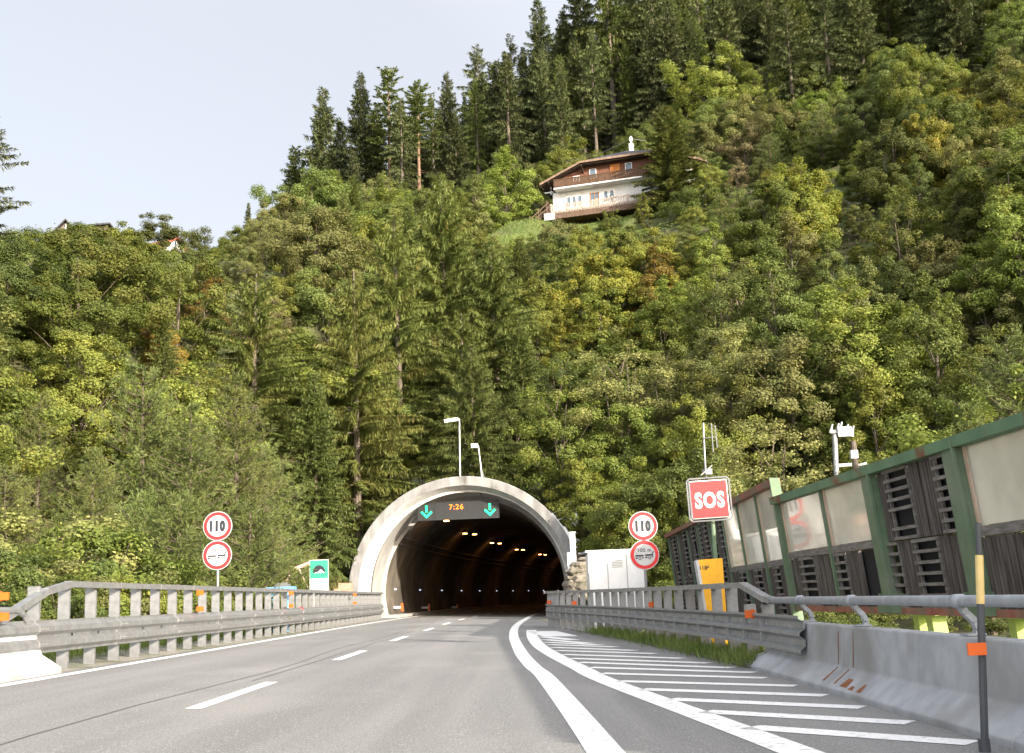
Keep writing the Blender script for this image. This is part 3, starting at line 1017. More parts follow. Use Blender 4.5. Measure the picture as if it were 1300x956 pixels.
# tunnel information board
Y = 56.0
a, b = at(393, 711, Y), at(417, 711, Y); lo = at(404, 749.5, Y)
w = b.x - a.x; xc = (a.x + b.x) / 2; g = gz(xc, Y)
t = empty('tunnel_sign', (xc, Y, g), 'tall white and green board with tunnel pictogram left of the portal', 'road sign')
z1 = a.z - g; z0 = lo.z - g - .02
mb = MB(); mb.box((0, 0, (z0 + z1) / 2), (w, .03, z1 - z0)); plate = mb.build('sign_plate', M['white'], t)
zs = z1 - (z1 - z0) * .60
mb = MB(); mb.box((0, -.0195, (zs + z1 - .03) / 2), (w - .05, .005, z1 - .03 - zs)); mb.build('green_field', M['teal'], plate)
cz = zs + (z1 - zs) * .28
mb = MB(); R = w * .33
mb.poly([(R * math.cos(math.radians(k * 7.5)), cz + R * 1.25 * math.sin(math.radians(k * 7.5))) for k in range(25)], -.028, -.022); mb.build('tunnel_symbol', M['ink'], plate)
mb = MB(); mb.poly([(-R * .95, cz), (-R * .1, cz + R * .22), (R * .22, cz + R * .62), (R * .5, cz + R * .45), (R * .95, cz)], -.034, -.029); mb.build('road_symbol', M['white'], plate)
mb = MB(); text_into(mb, 'Tarvisio', 0, zs - (zs - z0) * .30, .15, -.021, .005, 1.0, .0)
text_into(mb, 'L 2350 m', 0, zs - (zs - z0) * .78, .15, -.021, .005, 1.0, .01); mb.build('lettering', M['grey'], plate)
mb = MB()
for x in (-w * .3, w * .3): mb.tube([(x, .05, -.3), (x, .05, z1 - .1)], .035, 8)
mb.build('pole', M['galv'], t)

# SOS sign box with antenna
Y = 26.5
c = at(900, 634, Y); g = gz(c.x, Y)
t = empty('sos_sign', (c.x, Y, g), 'square red SOS sign box on a mast beside the noise barrier', 'sign')
zc = c.z - g; W = .95; H = .95
rt = math.radians(-1.8)
mb = MB(); mb.tube([(.1, .12, -.3), (.06, .12, zc + .4)], .05, 10); mb.build('mast', M['greensteel'], t)
mb = MB(); mb.box((0, 0, 0), (W * .90, .16, H * .90)); bx = mb.build('sign_box', M['cabinet'], t, loc=(0, 0, zc)); bx.rotation_euler = (0, rt, 0)
bv = bx.modifiers.new('edge', 'BEVEL'); bv.width = .03; bv.segments = 2
mb = MB(); mb.box((0, -.086, 0), (W * .85, .012, H * .85)); mb.build('red_face', M['red'], bx)
mb = MB(); text_into(mb, 'SOS', 0, -.02, .37, -.099, .008, .76, .045, 1.12); mb.build('lettering', M['white'], bx)
mb = MB()
for r_ in (.475,):
    pts = [(-r_ + .06, r_), (r_ - .06, r_), (r_, r_ - .06), (r_, -r_ + .06), (r_ - .06, -r_), (-r_ + .06, -r_), (-r_, -r_ + .06), (-r_, r_ - .06)]
    for k in range(8): mb.tube([(pts[k][0], -.06, pts[k][1]), (pts[(k + 1) % 8][0], -.06, pts[(k + 1) % 8][1])], .018, 6)
mb.build('tube_frame', M['galv'], bx)
mb = MB(); L = lambda px, py: at(px, py, Y) - Vector((c.x, Y, g))
mb.tube([L(897, 606) + Vector((0, .1, 0)), L(895, 570) + Vector((0, .1, 0)), L(893.5, 536) + Vector((0, .1, 0))], .022, 8)
mb.tube([L(905.5, 574), L(903, 538)], .013, 6); mb.tube([L(910.5, 568), L(907.5, 540)], .013, 6)
mb.tube([L(894, 556) + Vector((0, .05, 0)), L(909, 555)], .011, 6); mb.build('antenna', M['galv'], t)
mb = MB(); q = L(898, 599); mb.box(q, (.16, .16, .12), .3); mb.bar(q + Vector((-.16, 0, -.08)), q + Vector((.1, 0, .13)), .22, .02); mb.build('solar_bracket', M['grey'], t)

# yellow emergency call column
Y = 25.8
tl, tr_, bl = at(885.5, 711, Y), at(916, 710.5, Y), at(897, 770, Y)
g = gz(tl.x, Y)
t = empty('emergency_column', ((tl.x + tr_.x) / 2, Y, g), 'yellow wedge shaped emergency call column behind the right rail', 'call box')
w = tr_.x - tl.x; top = tl.z - g
mb = MB(); mb.poly([(-w * .50, top), (w * .5, top + .02), (w * .52, 0), (-w * .12, 0)], -.12, .2); bdy = mb.build('body', M['yellow'], t)
mb = MB(); mb.poly([(-w * .5 - .055, top - .02), (-w * .5 + .002, top), (-w * .12 + .002, 0), (-w * .12 - .03, 0)], -.125, .22); mb.build('side_panel', M['white'], t)
mb = MB(); text_into(mb, '11B\u00b2', -w * .27, top - .17, .085, -.128, .006, 1.0, .02); mb.build('lettering', M['ink'], bdy)

# white equipment cabinet
Y = 46.0
a, b = at(746, 701, Y), at(819, 700, Y)
g = gz((a.x + b.x) / 2, Y); w = b.x - a.x; h = a.z - g
t = empty('equipment_cabinet', ((a.x + b.x) / 2, Y, g - .02), 'large white metal equipment cabinet right of the tunnel', 'cabinet')
mb = MB(); mb.box((0, .8, h / 2), (w, 1.6, h)); mb.build('body', M['cabinet'], t)
mb = MB(); mb.box((0, .8, h + .04), (w + .16, 1.76, .08)); mb.build('lid', M['cabinet'], t)
for k in range(3):
    dw = w / 3
    mb = MB(); mb.box((-w / 2 + dw * (k + .5), -.012, h / 2), (dw - .03, .02, h - .12)); d = mb.build('door', M['cabinet'], t)
    mb = MB(); mb.box((-w / 2 + dw * (k + .88), -.035, h * .5), (.03, .03, .16)); mb.build('handle', M['grey'], d)
mb = MB()
for k in range(4): mb.box((-w / 2 + w / 3 * k + (.006 if k == 0 else -.006 if k == 3 else 0), -.016, h / 2), (.028, .02, h - .1))
for k in range(5): mb.box((w / 3 * .0, -.028, h * .80 + .06 * k), (w / 3 * .55, .012, .018))
mb.build('seam_strip', M['grey'], t)
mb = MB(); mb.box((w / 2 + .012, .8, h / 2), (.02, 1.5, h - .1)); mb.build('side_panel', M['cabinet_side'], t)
mb = MB(); mb.tube([(-w / 2 - .35, .3, h - .03), (-w / 2, .3, h - .03)], .05, 8); mb.build('vent_pipe', M['dgrey'], t)

# white stub pillar and boulders at the right foot of the arch
Y = 64.0
a, b = at(723, 677, Y), at(731, 704, Y); 
mb = MB(); w = b.x - a.x; h = a.z - b.z + .8
mb.box((0, 0, h / 2), (w, .3, h)); mb.box((0, 0, h + .03), (w + .06, .36, .06)); mb.box((-.1, -.05, .45), (w * 1.6, .5, .9))
tag(mb.build('marker_pillar', M['cabinet'], loc=((a.x + b.x) / 2, Y, b.z - .8)), 'short white concrete pillar on the rocks beside the arch', 'pillar')


def boulder(px, py, Y, r, label, grp):
    import bmesh
    bm = bmesh.new(); bmesh.ops.create_icosphere(bm, subdivisions=3, radius=1)
    s = random.random() * 50
    for v in bm.verts:
        n = v.co.normalized()
        k = 1 + .22 * math.sin(n.x * 3 + s) * math.cos(n.y * 4 - s) + .16 * math.sin(n.z * 5 + s * 2) + .10 * math.sin(n.x * 9 + n.z * 8 + s) * math.cos(n.y * 7 + s) + .05 * math.sin(n.x * 17 - n.y * 13)
        v.co = Vector((n.x * r * k * 1.2, n.y * r * k, n.z * r * k * .85))
    me = bpy.data.meshes.new('boulder'); bm.to_mesh(me); bm.free(); me.materials.append(M['stone'])
    o = bpy.data.objects.new('boulder', me); COL.objects.link(o); o.location = at(px, py, Y); tag(o, label, 'rock', grp)
    o.rotation_euler = (0, 0, s)


for (px, py, r) in ((736, 720, .4), (746, 722, .5), (733, 732, .55), (741, 738, .6), (752, 716, .35), (728, 746, .5), (738, 750, .6), (748, 740, .6), (757, 726, .6), (756, 745, .6), (727, 726, .3), (743, 712, .28)):
    boulder(px, py, 63.0 + random.random() * 1.2, r, 'pale brown boulder piled between the arch and the white cabinet', 'boulders piled beside the arch')

# brick stub, log, blue trestle at the left verge
p = at(441, 742, 66); g = gz(p.x, 66)
mb = MB(); mb.box((0, 0, .9), (1.0, .7, 1.9)); mb.box((.1, -.02, 2.0), (.7, .6, .3)); tag(mb.build('brick_pier', M['brick'], loc=(p.x - .2, 66, g - .1)), 'low reddish brick pier behind the tunnel board', 'wall')
a, b = at(356, 735, 60), at(394, 715, 60)
mb = MB(); mb.tube([a, a.lerp(b, .5) + Vector((0, 0, .12)), b], [.05, .10, .11], 8); mb.tube([a.lerp(b, .3), a.lerp(b, .3) + Vector((-.5, 0, -1.2))], [.05, .03], 6); mb.tube([a.lerp(b, .62), a.lerp(b, .62) + Vector((.5, -.2, -1.0))], [.05, .02], 6)
tag(mb.build('fallen_branch', M['dead']), 'pale dead branch leaning above the left verge', 'branch')
p = at(356, 775, 44); g = gz(p.x, 44)
t = empty('blue_trestle', (p.x, 44, g), 'light blue steel trestle with grey hood behind the left rail', 'equipment')
mb = MB(); zt = at(356, 748, 44).z - g
for x in (-.28, .28):
    mb.bar((x - .05, 0, 0), (x, 0, zt), .13, .10); mb.bar((x + .05, .5, 0), (x, .4, zt), .13, .10)
mb.build('leg', M['blue'], t)
mb = MB(); mb.box((0, .2, zt + .02), (1.0, .6, .12)); mb.box((-.45, -.1, zt - .42), (.3, .16, .12)); mb.build('frame', M['blue'], t)
mb = MB(); mb.box((.05, .2, zt + .13), (.5, .45, .1)); mb.box((.05, .2, zt + .2), (.34, .35, .06)); mb.build('hood', M['dgrey'], t)
p = at(382, 767, 44); mb = MB(); mb.box((0, 0, -.16), (.18, .16, .2)); mb.box((0, 0, -.04), (.12, .1, .06)); tag(mb.build('red_canister', M['red'], loc=(p.x, 44, p.z - .1)), 'small red canister beside the blue trestle', 'canister')


# ------------------------------------------------------------------ noise barrier
LEAN = .095


def barrier_x(Y, far):
    return (5.79 + .0235 * Y) if far else (7.62 - .04 * Y)


def noise_barrier(name, label, far, ys, zb, zt, bays, wide, beam_mat):
    O = Vector((barrier_x((ys[0] + ys[-1]) / 2, far), (ys[0] + ys[-1]) / 2, zb))
    t = empty(name, O, label, 'noise barrier')

    def P(Y, z, off=0.0):                 # off: towards the road
        return Vector((barrier_x(Y, far) + (zt - z) * LEAN - off, Y, z)) - O

    def slab(mb, y0, y1, z0, z1, th=.06, off=0.0):
        vs = []
        for o_ in (off, off + th):
            for (yy, zz) in ((y0, z0), (y1, z0), (y1, z1), (y0, z1)): vs.append(P(yy, zz, o_))
        mb.add(vs, [(0, 1, 2, 3), (7, 6, 5, 4), (0, 4, 5, 1), (1, 5, 6, 2), (2, 6, 7, 3), (3, 7, 4, 0)])

    for i, y in enumerate(ys):
        w = .54 if wide[i] else .10
        d = .17 if wide[i] else .12
        mb = MB(); slab(mb, y - w / 2, y + w / 2, zb, zt - .02, d, .0)
        if wide[i]:
            slab(mb, y - w / 2 - .02, y - w / 2 + .03, zb, zt - .02, .06, d)
        mb.build('column', M['greensteel'], t)
        if wide[i] and not far:
            mb = MB(); slab(mb, y - .45, y + .45, zb - .04, zb + .10, .34, -.1)
            for dy in (-.36, .36): slab(mb, y + dy - .03, y + dy + .03, zb + .1, zb + .32, .2, .0)
            mb.build('base_plate', M['greensteel'], t)
            mb = MB(); slab(mb, y - .85, y - .55, zb - .75, zb - .06, .25, -.5); slab(mb, y - .05, y + .2, zb - .75, zb - .06, .2, -.5); slab(mb, y - 1.15, y + .35, zb - .09, zb - .02, .55, -.75)
            mb.build('support_bracket', M['lightgreen'], t)
    mb = MB()
    for a, b in zip(ys[:-1], ys[1:]): slab(mb, a, b, zt - .17, zt, .24, -.02)
    slab(mb, ys[-1], ys[-1] + .3, zt - .17, zt, .24, -.02)
    mb.build('top_beam', beam_mat, t)
    mb = MB(); slab(mb, ys[0], ys[-1], zb - .06, zb + .06, .12, .0); mb.build('bottom_beam', M['rustbeam'], t)
    rnd = random.Random(5)

    def wood(y0, y1, z0, z1, ladders):
        """vertical slats with ladder-like open strips"""
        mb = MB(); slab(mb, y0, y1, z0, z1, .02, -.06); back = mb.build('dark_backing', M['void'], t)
        lad = [(y0 + (y1 - y0) * a, y0 + (y1 - y0) * b) for a, b in ladders]
        y = y0 + .02
        run = MB()
        while y < y1 - .05:
            w = .085
            inside = any(a - .03 < y + w / 2 < b + .03 for a, b in lad)
            if inside and run.v:
                run.build('slat_panel', M['slat'], t); run = MB()
            if not inside:
                slab(run, y, y + w, z0, z1, .04 + rnd.random() * .03, .0)
            y += w + .035
        if run.v: run.build('slat_panel', M['slat'], t)
        for a, b in lad:
            mb = MB()
            for e in (a, b): slab(mb, e - .025, e + .025, z0, z1, .05, .02)
            n = max(3, int((z1 - z0) / .17))
            for k in range(n + 1):
                if n > 5 and rnd.random() < .12 and 0 < k < n: continue
                z = z0 + (z1 - z0 - .06) * k / n
                slab(mb, a - .05, b + .05, z, z + .055, .05, .06)
            mb.build('ladder_strip', M['rung'], t)

    for i, bay in enumerate(bays):
        y0 = ys[i] + (.27 if wide[i] else .05); y1 = ys[i + 1] - (.27 if wide[i + 1] else .05)
        top = zt - .17
        mid = zb + (zt - zb) * bay.get('split', .46)
        if bay['k'] == 'wood':
            wood(y0, y1, mid + .02, top, bay['up']); wood(y0, y1, zb + .06, mid, bay['lo'])
        elif bay['k'] == 'glass':
            gy0, gy1 = y0, y1
            mb = MB(); slab(mb, gy0 + .03, gy1 - .03, mid + .10, top, .02, .02); mb.build('glass_panel', M['glass'], t)
            mb = MB(); slab(mb, gy1 - .10, gy1 - .0, mid + .05, top, .06, .0); slab(mb, gy1 - .19, gy1 - .13, mid + .1, top, .02, -.02); mb.build('glazing_strip', M['bead'], t)
            mb = MB(); slab(mb, y0, y1, mid - .06, mid + .09, .08, .01); mb.build('ledge_board', M['rung'], t)
            if bay.get('open'):
                ym = y0 + (y1 - y0) * bay['open']
                mb = MB(); slab(mb, y0, ym, zb + .06, mid - .07, .02, -.06); mb.build('dark_backing', M['void'], t)  # near-black sheet puts the dark of the open gap into colour
                wood(ym, y1, zb + .06, mid - .07, bay['lo'])
            else:
                wood(y0, y1, zb + .06, mid - .07, bay['lo'])
    return t


near_y = [2.3, 6.3, 10.3, 14.3, 18.35, 22.3, 25.5, 29.0]
near_wide = [1, 1, 1, 1, 1, 1, 0, 0]
G = lambda lo, **k: dict(k='glass', lo=lo, **k)
WD = lambda up, lo, **k: dict(k='wood', up=up, lo=lo, **k)
near_bays = [WD([(.2, .4)], [(.5, .7)]), G([(.2, .4)], split=.5), WD([(.3, .5)], [(.1, .3), (.6, .8)]), G([(.1, .3)], split=.45),
             WD([(.06, .18), (.55, .85)], [(.33, .62), (.86, .98)], split=.46), G([(.55, .9)], split=.46, open=.42), G([(.42, .72)], split=.46)]
noise_barrier('noise_barrier', 'near green steel noise barrier with frosted glass and blackened slat panels', False, near_y, .70, 3.38, near_bays, near_wide, M['greenrust'])
far_y = [29.12, 32.3, 35.5, 38.7, 42.0, 45.2, 48.4, 52.0, 56.0]
far_bays = [G([(.3, .6)], split=.50, open=.25), G([(.3, .6)], split=.50), G([(.1, .4)], split=.5), WD([(.1, .3), (.6, .85)], [(.3, .6)], split=.55), WD([(.2, .45), (.7, .9)], [(.1, .3), (.6, .8)], split=.5),
            WD([(.3, .6)], [(.5, .8)], split=.5), WD([(.2, .5)], [(.2, .4), (.7, .9)], split=.5), WD([(.3, .6)], [(.3, .6)], split=.5)]
noise_barrier('noise_barrier', 'far noise barrier with rusted cap rail, frosted panes and dark slats', True, far_y, -.25, 3.86, far_bays, [0] * 9, M['rustbeam'])
p = Vector((barrier_x(29.05, False) + .02, 29.06, 0))
mb = MB(); mb.box((0, 0, 1.9), (.22, .10, 4.3), 0, -LEAN); tag(mb.build('end_post', M['greensteel'], loc=(p.x + .05, p.y, -.2)), 'tall green steel post where the two noise barriers meet', 'post')

# transformer pole behind the barrier
Y = 60.0
t0_ = at(1060, 545, Y); g = gz(t0_.x, Y)
t = empty('transformer_pole', (t0_.x, Y, g), 'twin pole transformer mast rising behind the noise barrier', 'utility pole')
B0 = Vector((t0_.x, Y, g)); L = lambda px, py: at(px, py, Y) - B0
q0, q1 = L(1062, 606), L(1059.5, 552)
mb = MB(); mb.tube([q0 + (q0 - q1) * 1.6, q1], .14, 10); mb.build('pole', M['galv'], t)
q0, q1 = L(1087, 600), L(1083, 560)
mb = MB(); mb.tube([q0 + (q0 - q1) * 2.2, q1], .15, 10); mb.build('pole', M['bark_pale'], t)
mb = MB(); mb.box(L(1084, 577), (.36, .3, .42)); mb.build('white_box', M['white'], t)
mb = MB(); mb.bar(L(1063, 591), L(1081, 590), .14, .16); mb.bar(L(1085, 592), L(1100, 588), .1, .12); mb.build('crossbar', M['galv'], t)
mb = MB(); mb.bar(L(1053, 548), L(1083, 550), .22, .16); mb.box(L(1071, 548.5), (.7, .5, .5)); mb.box(L(1077, 551), (.45, .35, .32)); mb.build('transformer', M['signback'], t)
for px, py in ((1055, 546), (1063, 545), (1067, 543), (1082, 548), (1075, 546)):
    q = L(px, py); mb = MB(); mb.tube([q, q + Vector((.05, 0, .16)), q + Vector((.1, 0, .3))], [.07, .055, .04], 8); mb.build('insulator', M['signback'], t)


# ------------------------------------------------------------------ buildings on the hill
def hit(px, py, y0=20.0):
    d = ray(px, py)
    Y = y0
    while Y < 330:
        p = CAM + d * (Y / d.y)
        if p.z < gz(p.x, Y): return Vector((p.x, Y, gz(p.x, Y)))
        Y += .5
    return Vector((p.x, Y, gz(p.x, Y)))


HY = 140.0
hp = at(703, 273, HY)
RZ = math.radians(-17)
house = empty('chalet', (0, 0, 0), 'white and brown wooden chalet with dark half hipped roof on the hillside', 'house', rz=RZ)
fx, fy = math.cos(RZ), math.sin(RZ)
HO = Vector((hp.x + 9 * fx, HY + 9 * fy, hp.z))
house.location = HO
mb = MB(); mb.box((0, 6.5, 1.3), (18, 13, 3.0)); mb.build('lower_wall', M['plaster'], house)
mb = MB(); mb.poly([(-8.9, 2.8), (8.9, 2.8), (8.9, 4.22), (5.1, 5.68), (-5.1, 5.68), (-8.9, 4.22)], .06, 12.8)
mb.build('timber_wall', M['boards'], house)
vs = [(-10.3, -1.1, 3.9), (-5.1, -1.1, 6.02), (5.1, -1.1, 6.02), (10.3, -1.1, 3.9), (10.3, 14, 3.9), (0, 14, 8.1), (-10.3, 14, 3.9), (0, 3, 8.1)]
mb = MB()
v2 = vs + [(x, y, z - .22) for x, y, z in vs]
F = [(0, 1, 7, 5, 6), (1, 2, 7), (2, 3, 4, 5, 7)]
rim = [0, 1, 2, 3, 4, 5, 6]
mb.add(v2, F + [tuple(i + 8 for i in f[::-1]) for f in F] + [(rim[i], rim[i] + 8, rim[(i + 1) % 7] + 8, rim[(i + 1) % 7]) for i in range(7)])
roof = mb.build('roof', M['roof'], house)
mb = MB()
for a, b in (((-10.3, -1.13, 3.8), (-5.1, -1.13, 5.92)), ((-5.1, -1.13, 5.92), (5.1, -1.13, 5.92)), ((5.1, -1.13, 5.92), (10.3, -1.13, 3.8))): mb.bar(a, b, .08, .26)
mb.bar((-10.33, -1.1, 3.8), (-10.33, 14, 3.8), .08, .3); mb.build('fascia', M['fascia'], roof)
mb = MB()
for a, b in (((-10.2, -1.0, 3.6), (-5.1, -1.0, 5.66)), ((-5.1, -1.0, 5.66), (5.1, -1.0, 5.66)), ((5.1, -1.0, 5.66), (10.2, -1.0, 3.6))):
    mb.add([a, b, (b[0], .1, b[2]), (a[0], .1, a[2])] + [(p[0], p[1], p[2] - .05) for p in (a, b, (b[0], .1, b[2]), (a[0], .1, a[2]))], [(0, 1, 2, 3), (7, 6, 5, 4), (0, 4, 5, 1), (2, 6, 7, 3)])
for x in (-9.3, -5.0): mb.bar((x, -1.2, 4.0 if x < -6 else 5.5), (x, .1, 3.2 if x < -6 else 4.9), .16, .18)
mb.build('soffit', M['soffit'], roof)
mb = MB(); mb.box((.6, 3.2, 8.4), (.5, .5, 1.2)); mb.tube([(.6, 3.2, 8.8), (.6, 3.2, 10.0)], .09, 8); mb.box((.6, 3.2, 9.6), (.35, .2, .5)); mb.build('chimney', M['plaster'], roof)
mb = MB(); mb.box((0, -.65, 2.86), (17.0, 1.5, .16)); mb.build('balcony_slab', M['plaster'], house)
mb = MB()
x = -8.4
while x < 8.4:
    mb.box((x + .09, -1.34, 3.42), (.165, .05, .98)); x += .19
mb.box((0, -1.34, 3.98), (17.0, .12, .1)); mb.box((0, -1.31, 3.02), (17.0, .05, .08)); mb.box((-8.45, -.65, 3.5), (.06, 1.4, 1.0)); mb.box((8.45, -.65, 3.5), (.06, 1.4, 1.0))
mb.build('balcony_railing', M['balcony'], house)


def hwin(x, z, w, h, y, bars=1, shut=None):
    mb = MB(); f = .07
    for sx in (-1, 1): mb.box((sx * (w / 2 + f / 2), 0, 0), (f, .1, h + 2 * f))
    for sz in (-1, 1): mb.box((0, 0, sz * (h / 2 + f / 2)), (w, .1, f))
    for k in range(1, bars + 1): mb.box((-w / 2 + w * k / (bars + 1), -.012, 0), (.05, .07, h))
    o = mb.build('window', M['plaster'] if shut is None else M['shutter'], house, loc=(x, y - .05, z))
    mb = MB(); mb.box((0, .015, 0), (w, .03, h)); mb.build('pane', M['pane'], o)
    return o


for x in (-7.0, -6.3, -5.6): hwin(x, 1.35, .42, 1.3, 0, 0)
for x in (-2.3, -1.55): hwin(x, 1.45, .45, 1.3, 0, 0)
for x in (3.4, 4.4): hwin(x, 1.45, .45, 1.3, 0, 0)
hwin(-3.7, 1.3, 1.0, 1.5, 0, 1, 1)
hwin(-5.9, 4.25, .7, .6, .06, 1)
hwin(-3.8, 4.62, .72, 1.1, .06, 0); hwin(.7, 4.7, .72, 1.2, .06, 0)
mb = MB(); mb.box((-1.0, .02, 4.7), (1.2, .06, 1.5)); mb.box((-1.0, -.02, 4.7), (.06, .04, 1.5)); mb.box((-1.0, -.02, 4.95), (1.2, .04, .06)); mb.build('balcony_door', M['shutter'], house)
mb = MB(); mb.box((-9.5, .1, 3.0), (1.1, .12, .14)); mb.box((-9.25, .1, 3.2), (.14, .12, 1.0)); mb.build('eave_bracket', M['plaster'], house)
# terrace with fence
tf = empty('terrace_fence', HO, 'pale grey picket fence along the chalet terrace', 'fence', rz=RZ)
mb = MB(); x = -8.7
while x < 6.5:
    mb.box((x, -2.3, -.05), (.10, .05, 1.15)); x += .2
mb.build('picket_panel', M['fencewood'], tf)
mb = MB(); mb.box((-1.1, -2.25, .4), (15.4, .05, .1)); mb.box((-1.1, -2.25, -.3), (15.4, .05, .1))
x = -8.7
while x < 6.6: mb.box((x, -2.2, -.1), (.16, .16, 1.5)); x += 1.9
mb.build('fence_frame', M['fencewood'], tf)
mb = MB(); mb.box((-1, -1.1, -.85), (15.6, 2.4, .9)); o = mb.build('terrace_wall', M['brownwood'], house)
mb = MB(); mb.box((-8.9, -2.0, -1.0), (1.3, 1.2, .9)); mb.build('terrace_footing', M['concrete'], house)
st = empty('wooden_stair', HO, 'brown wooden stair descending to the left of the chalet', 'stairs', rz=RZ)
mb = MB()
for yy in (-2.4, -1.2):
    mb.bar((-8.9, yy, .9), (-12.6, yy, -1.9), .08, .14); mb.bar((-8.9, yy, .35), (-12.6, yy, -2.45), .08, .12)
    for k in range(4): xx = -9.2 - k * 1.1; mb.box((xx, yy, .2 - k * .83), (.12, .1, 1.7))
mb.build('railing', M['brownwood'], st)
mb = MB()
for k in range(12): mb.box((-9.0 - k * .31, -1.8, -.15 - k * .235), (.32, 1.2, .06))
mb.bar((-8.9, -1.8, -.2), (-12.6, -1.8, -2.95), 1.0, .1); mb.build('steps', M['brownwood'], st)
# white lean-to rail to the right of the chalet
a, b, c = at(872, 236, 143), at(884, 228, 143), at(887, 238, 143)
mb = MB(); mb.tube([a, b, c], .07, 6); mb.tube([a + Vector((.5, 0, -.2)), a + Vector((.5, 0, -1.4))], .06, 6)
tag(mb.build('white_frame', M['fencewood']), 'pale pole frame beside the right end of the chalet', 'frame')
# telegraph pole and wire by the chalet
b = hit(660, 268); tpz = at(658.5, 228, b.y)
mb = MB(); mb.tube([b - Vector((0, 0, .5)), tpz], [.14, .10], 8); mb.box(tpz, (.3, .2, .2)); tag(mb.build('telegraph_pole', M['bark_pale']), 'pale thin telegraph pole left of the chalet', 'pole')
w0 = HO + Matrix.Rotation(RZ, 3, 'Z') @ Vector((.6, 3.2, 9.7))
mb = MB()
for tgt in (at(718, 205, 150), at(850, 172, 165)):
    mb.tube([w0.lerp(tgt, k / 8) - Vector((0, 0, .5 * math.sin(math.pi * k / 8))) for k in range(9)], .022, 4)
tag(mb.build('overhead_wire', M['grey']), 'thin overhead wire running from the chalet chimney mast', 'wire')


def barn(px, pyt, Y, w, d, hw, pitch, rz, wallm, roofm, name, label, cat, gable=None):
    p = at(px, pyt, Y); hr = hw + w / 2 * pitch
    t = empty(name, (p.x, Y, p.z - hr), label, cat, rz=math.radians(rz))
    mb = MB(); mb.poly([(-w / 2, -3), (w / 2, -3), (w / 2, hw), (0, hr - .1), (-w / 2, hw)], 0, d); mb.build('wall', wallm, t)
    mb = MB(); o_ = .5
    for s in (-1, 1):
        a = (s * (w / 2 + o_), -o_, hw - o_ * pitch); b = (0, -o_, hr)
        q = [a, b, (b[0], d + o_, b[2]), (a[0], d + o_, a[2])]
        mb.add(q + [(x, y, z + .18) for x, y, z in q], [(3, 2, 1, 0), (4, 5, 6, 7), (0, 1, 5, 4), (1, 2, 6, 5), (2, 3, 7, 6), (3, 0, 4, 7)])
    r = mb.build('roof', roofm, t)
    if gable:
        mb = MB(); mb.box((0, -.08, hw + .35), (.9, .06, .7)); mb.bar((0, -.1, hw - .6), (0, -.1, hr - .3), .16, .06, (0, 1, 0)); mb.build('gable_window', gable, t)
    return t


barn(84, 281, 118, 4.2, 7, 3.0, 1.15, 12, M['oldwood'], M['roof'], 'timber_barn', 'weathered barn gable poking above the left crest', 'barn', M['plaster'])
barn(134, 285, 120, 3.4, 3.0, 3.0, .35, 78, M['oldwood'], M['roof'], 'timber_shed', 'low dark shed roof behind trees on the left crest', 'shed')
barn(222, 303, 124, 6.5, 9, 3.2, .7, 60, M['plaster'], M['redroof'], 'farm_cottage', 'white cottage with red tiled roof half hidden on the left crest', 'house', M['pane'])

# lawn below and beside the chalet
def lawn(x0, x1, y0, y1):
    mb = MB(); nx, ny = 16, 12
    for j in range(ny + 1):
        for i in range(nx + 1):
            x = x0 + (x1 - x0) * i / nx; y = y0 + (y1 - y0) * j / ny
            mb.v.append((x, y, gz(x, y) + .10))
    for j in range(ny):
        for i in range(nx):
            p = j * (nx + 1) + i
            mb.f.append((p, p + 1, p + nx + 2, p + nx + 1))
    tag(mb.build('lawn_ground', M['lawn'], smooth_=True, fixn=False), kind='structure')


lawn(-6, 15, 126, 146)
c = hit(1045, 236); lawn(c.x - 3, c.x + 3.5, c.y - 3, c.y + 6)


# ------------------------------------------------------------------ trees
def leaf_quads(P, N, T, L, Wd):
    """diamond leaves: centres P, normals N, tangents T"""
    T = unit(T - N * (T * N).sum(-1, keepdims=True))
    B = np.cross(N, T)
    L = np.reshape(L, (-1, 1)); Wd = np.reshape(Wd, (-1, 1))
    return np.stack([P - T * L / 2, P + B * Wd / 2 + T * L * .06, P + T * L / 2, P - B * Wd / 2 + T * L * .06], 1)


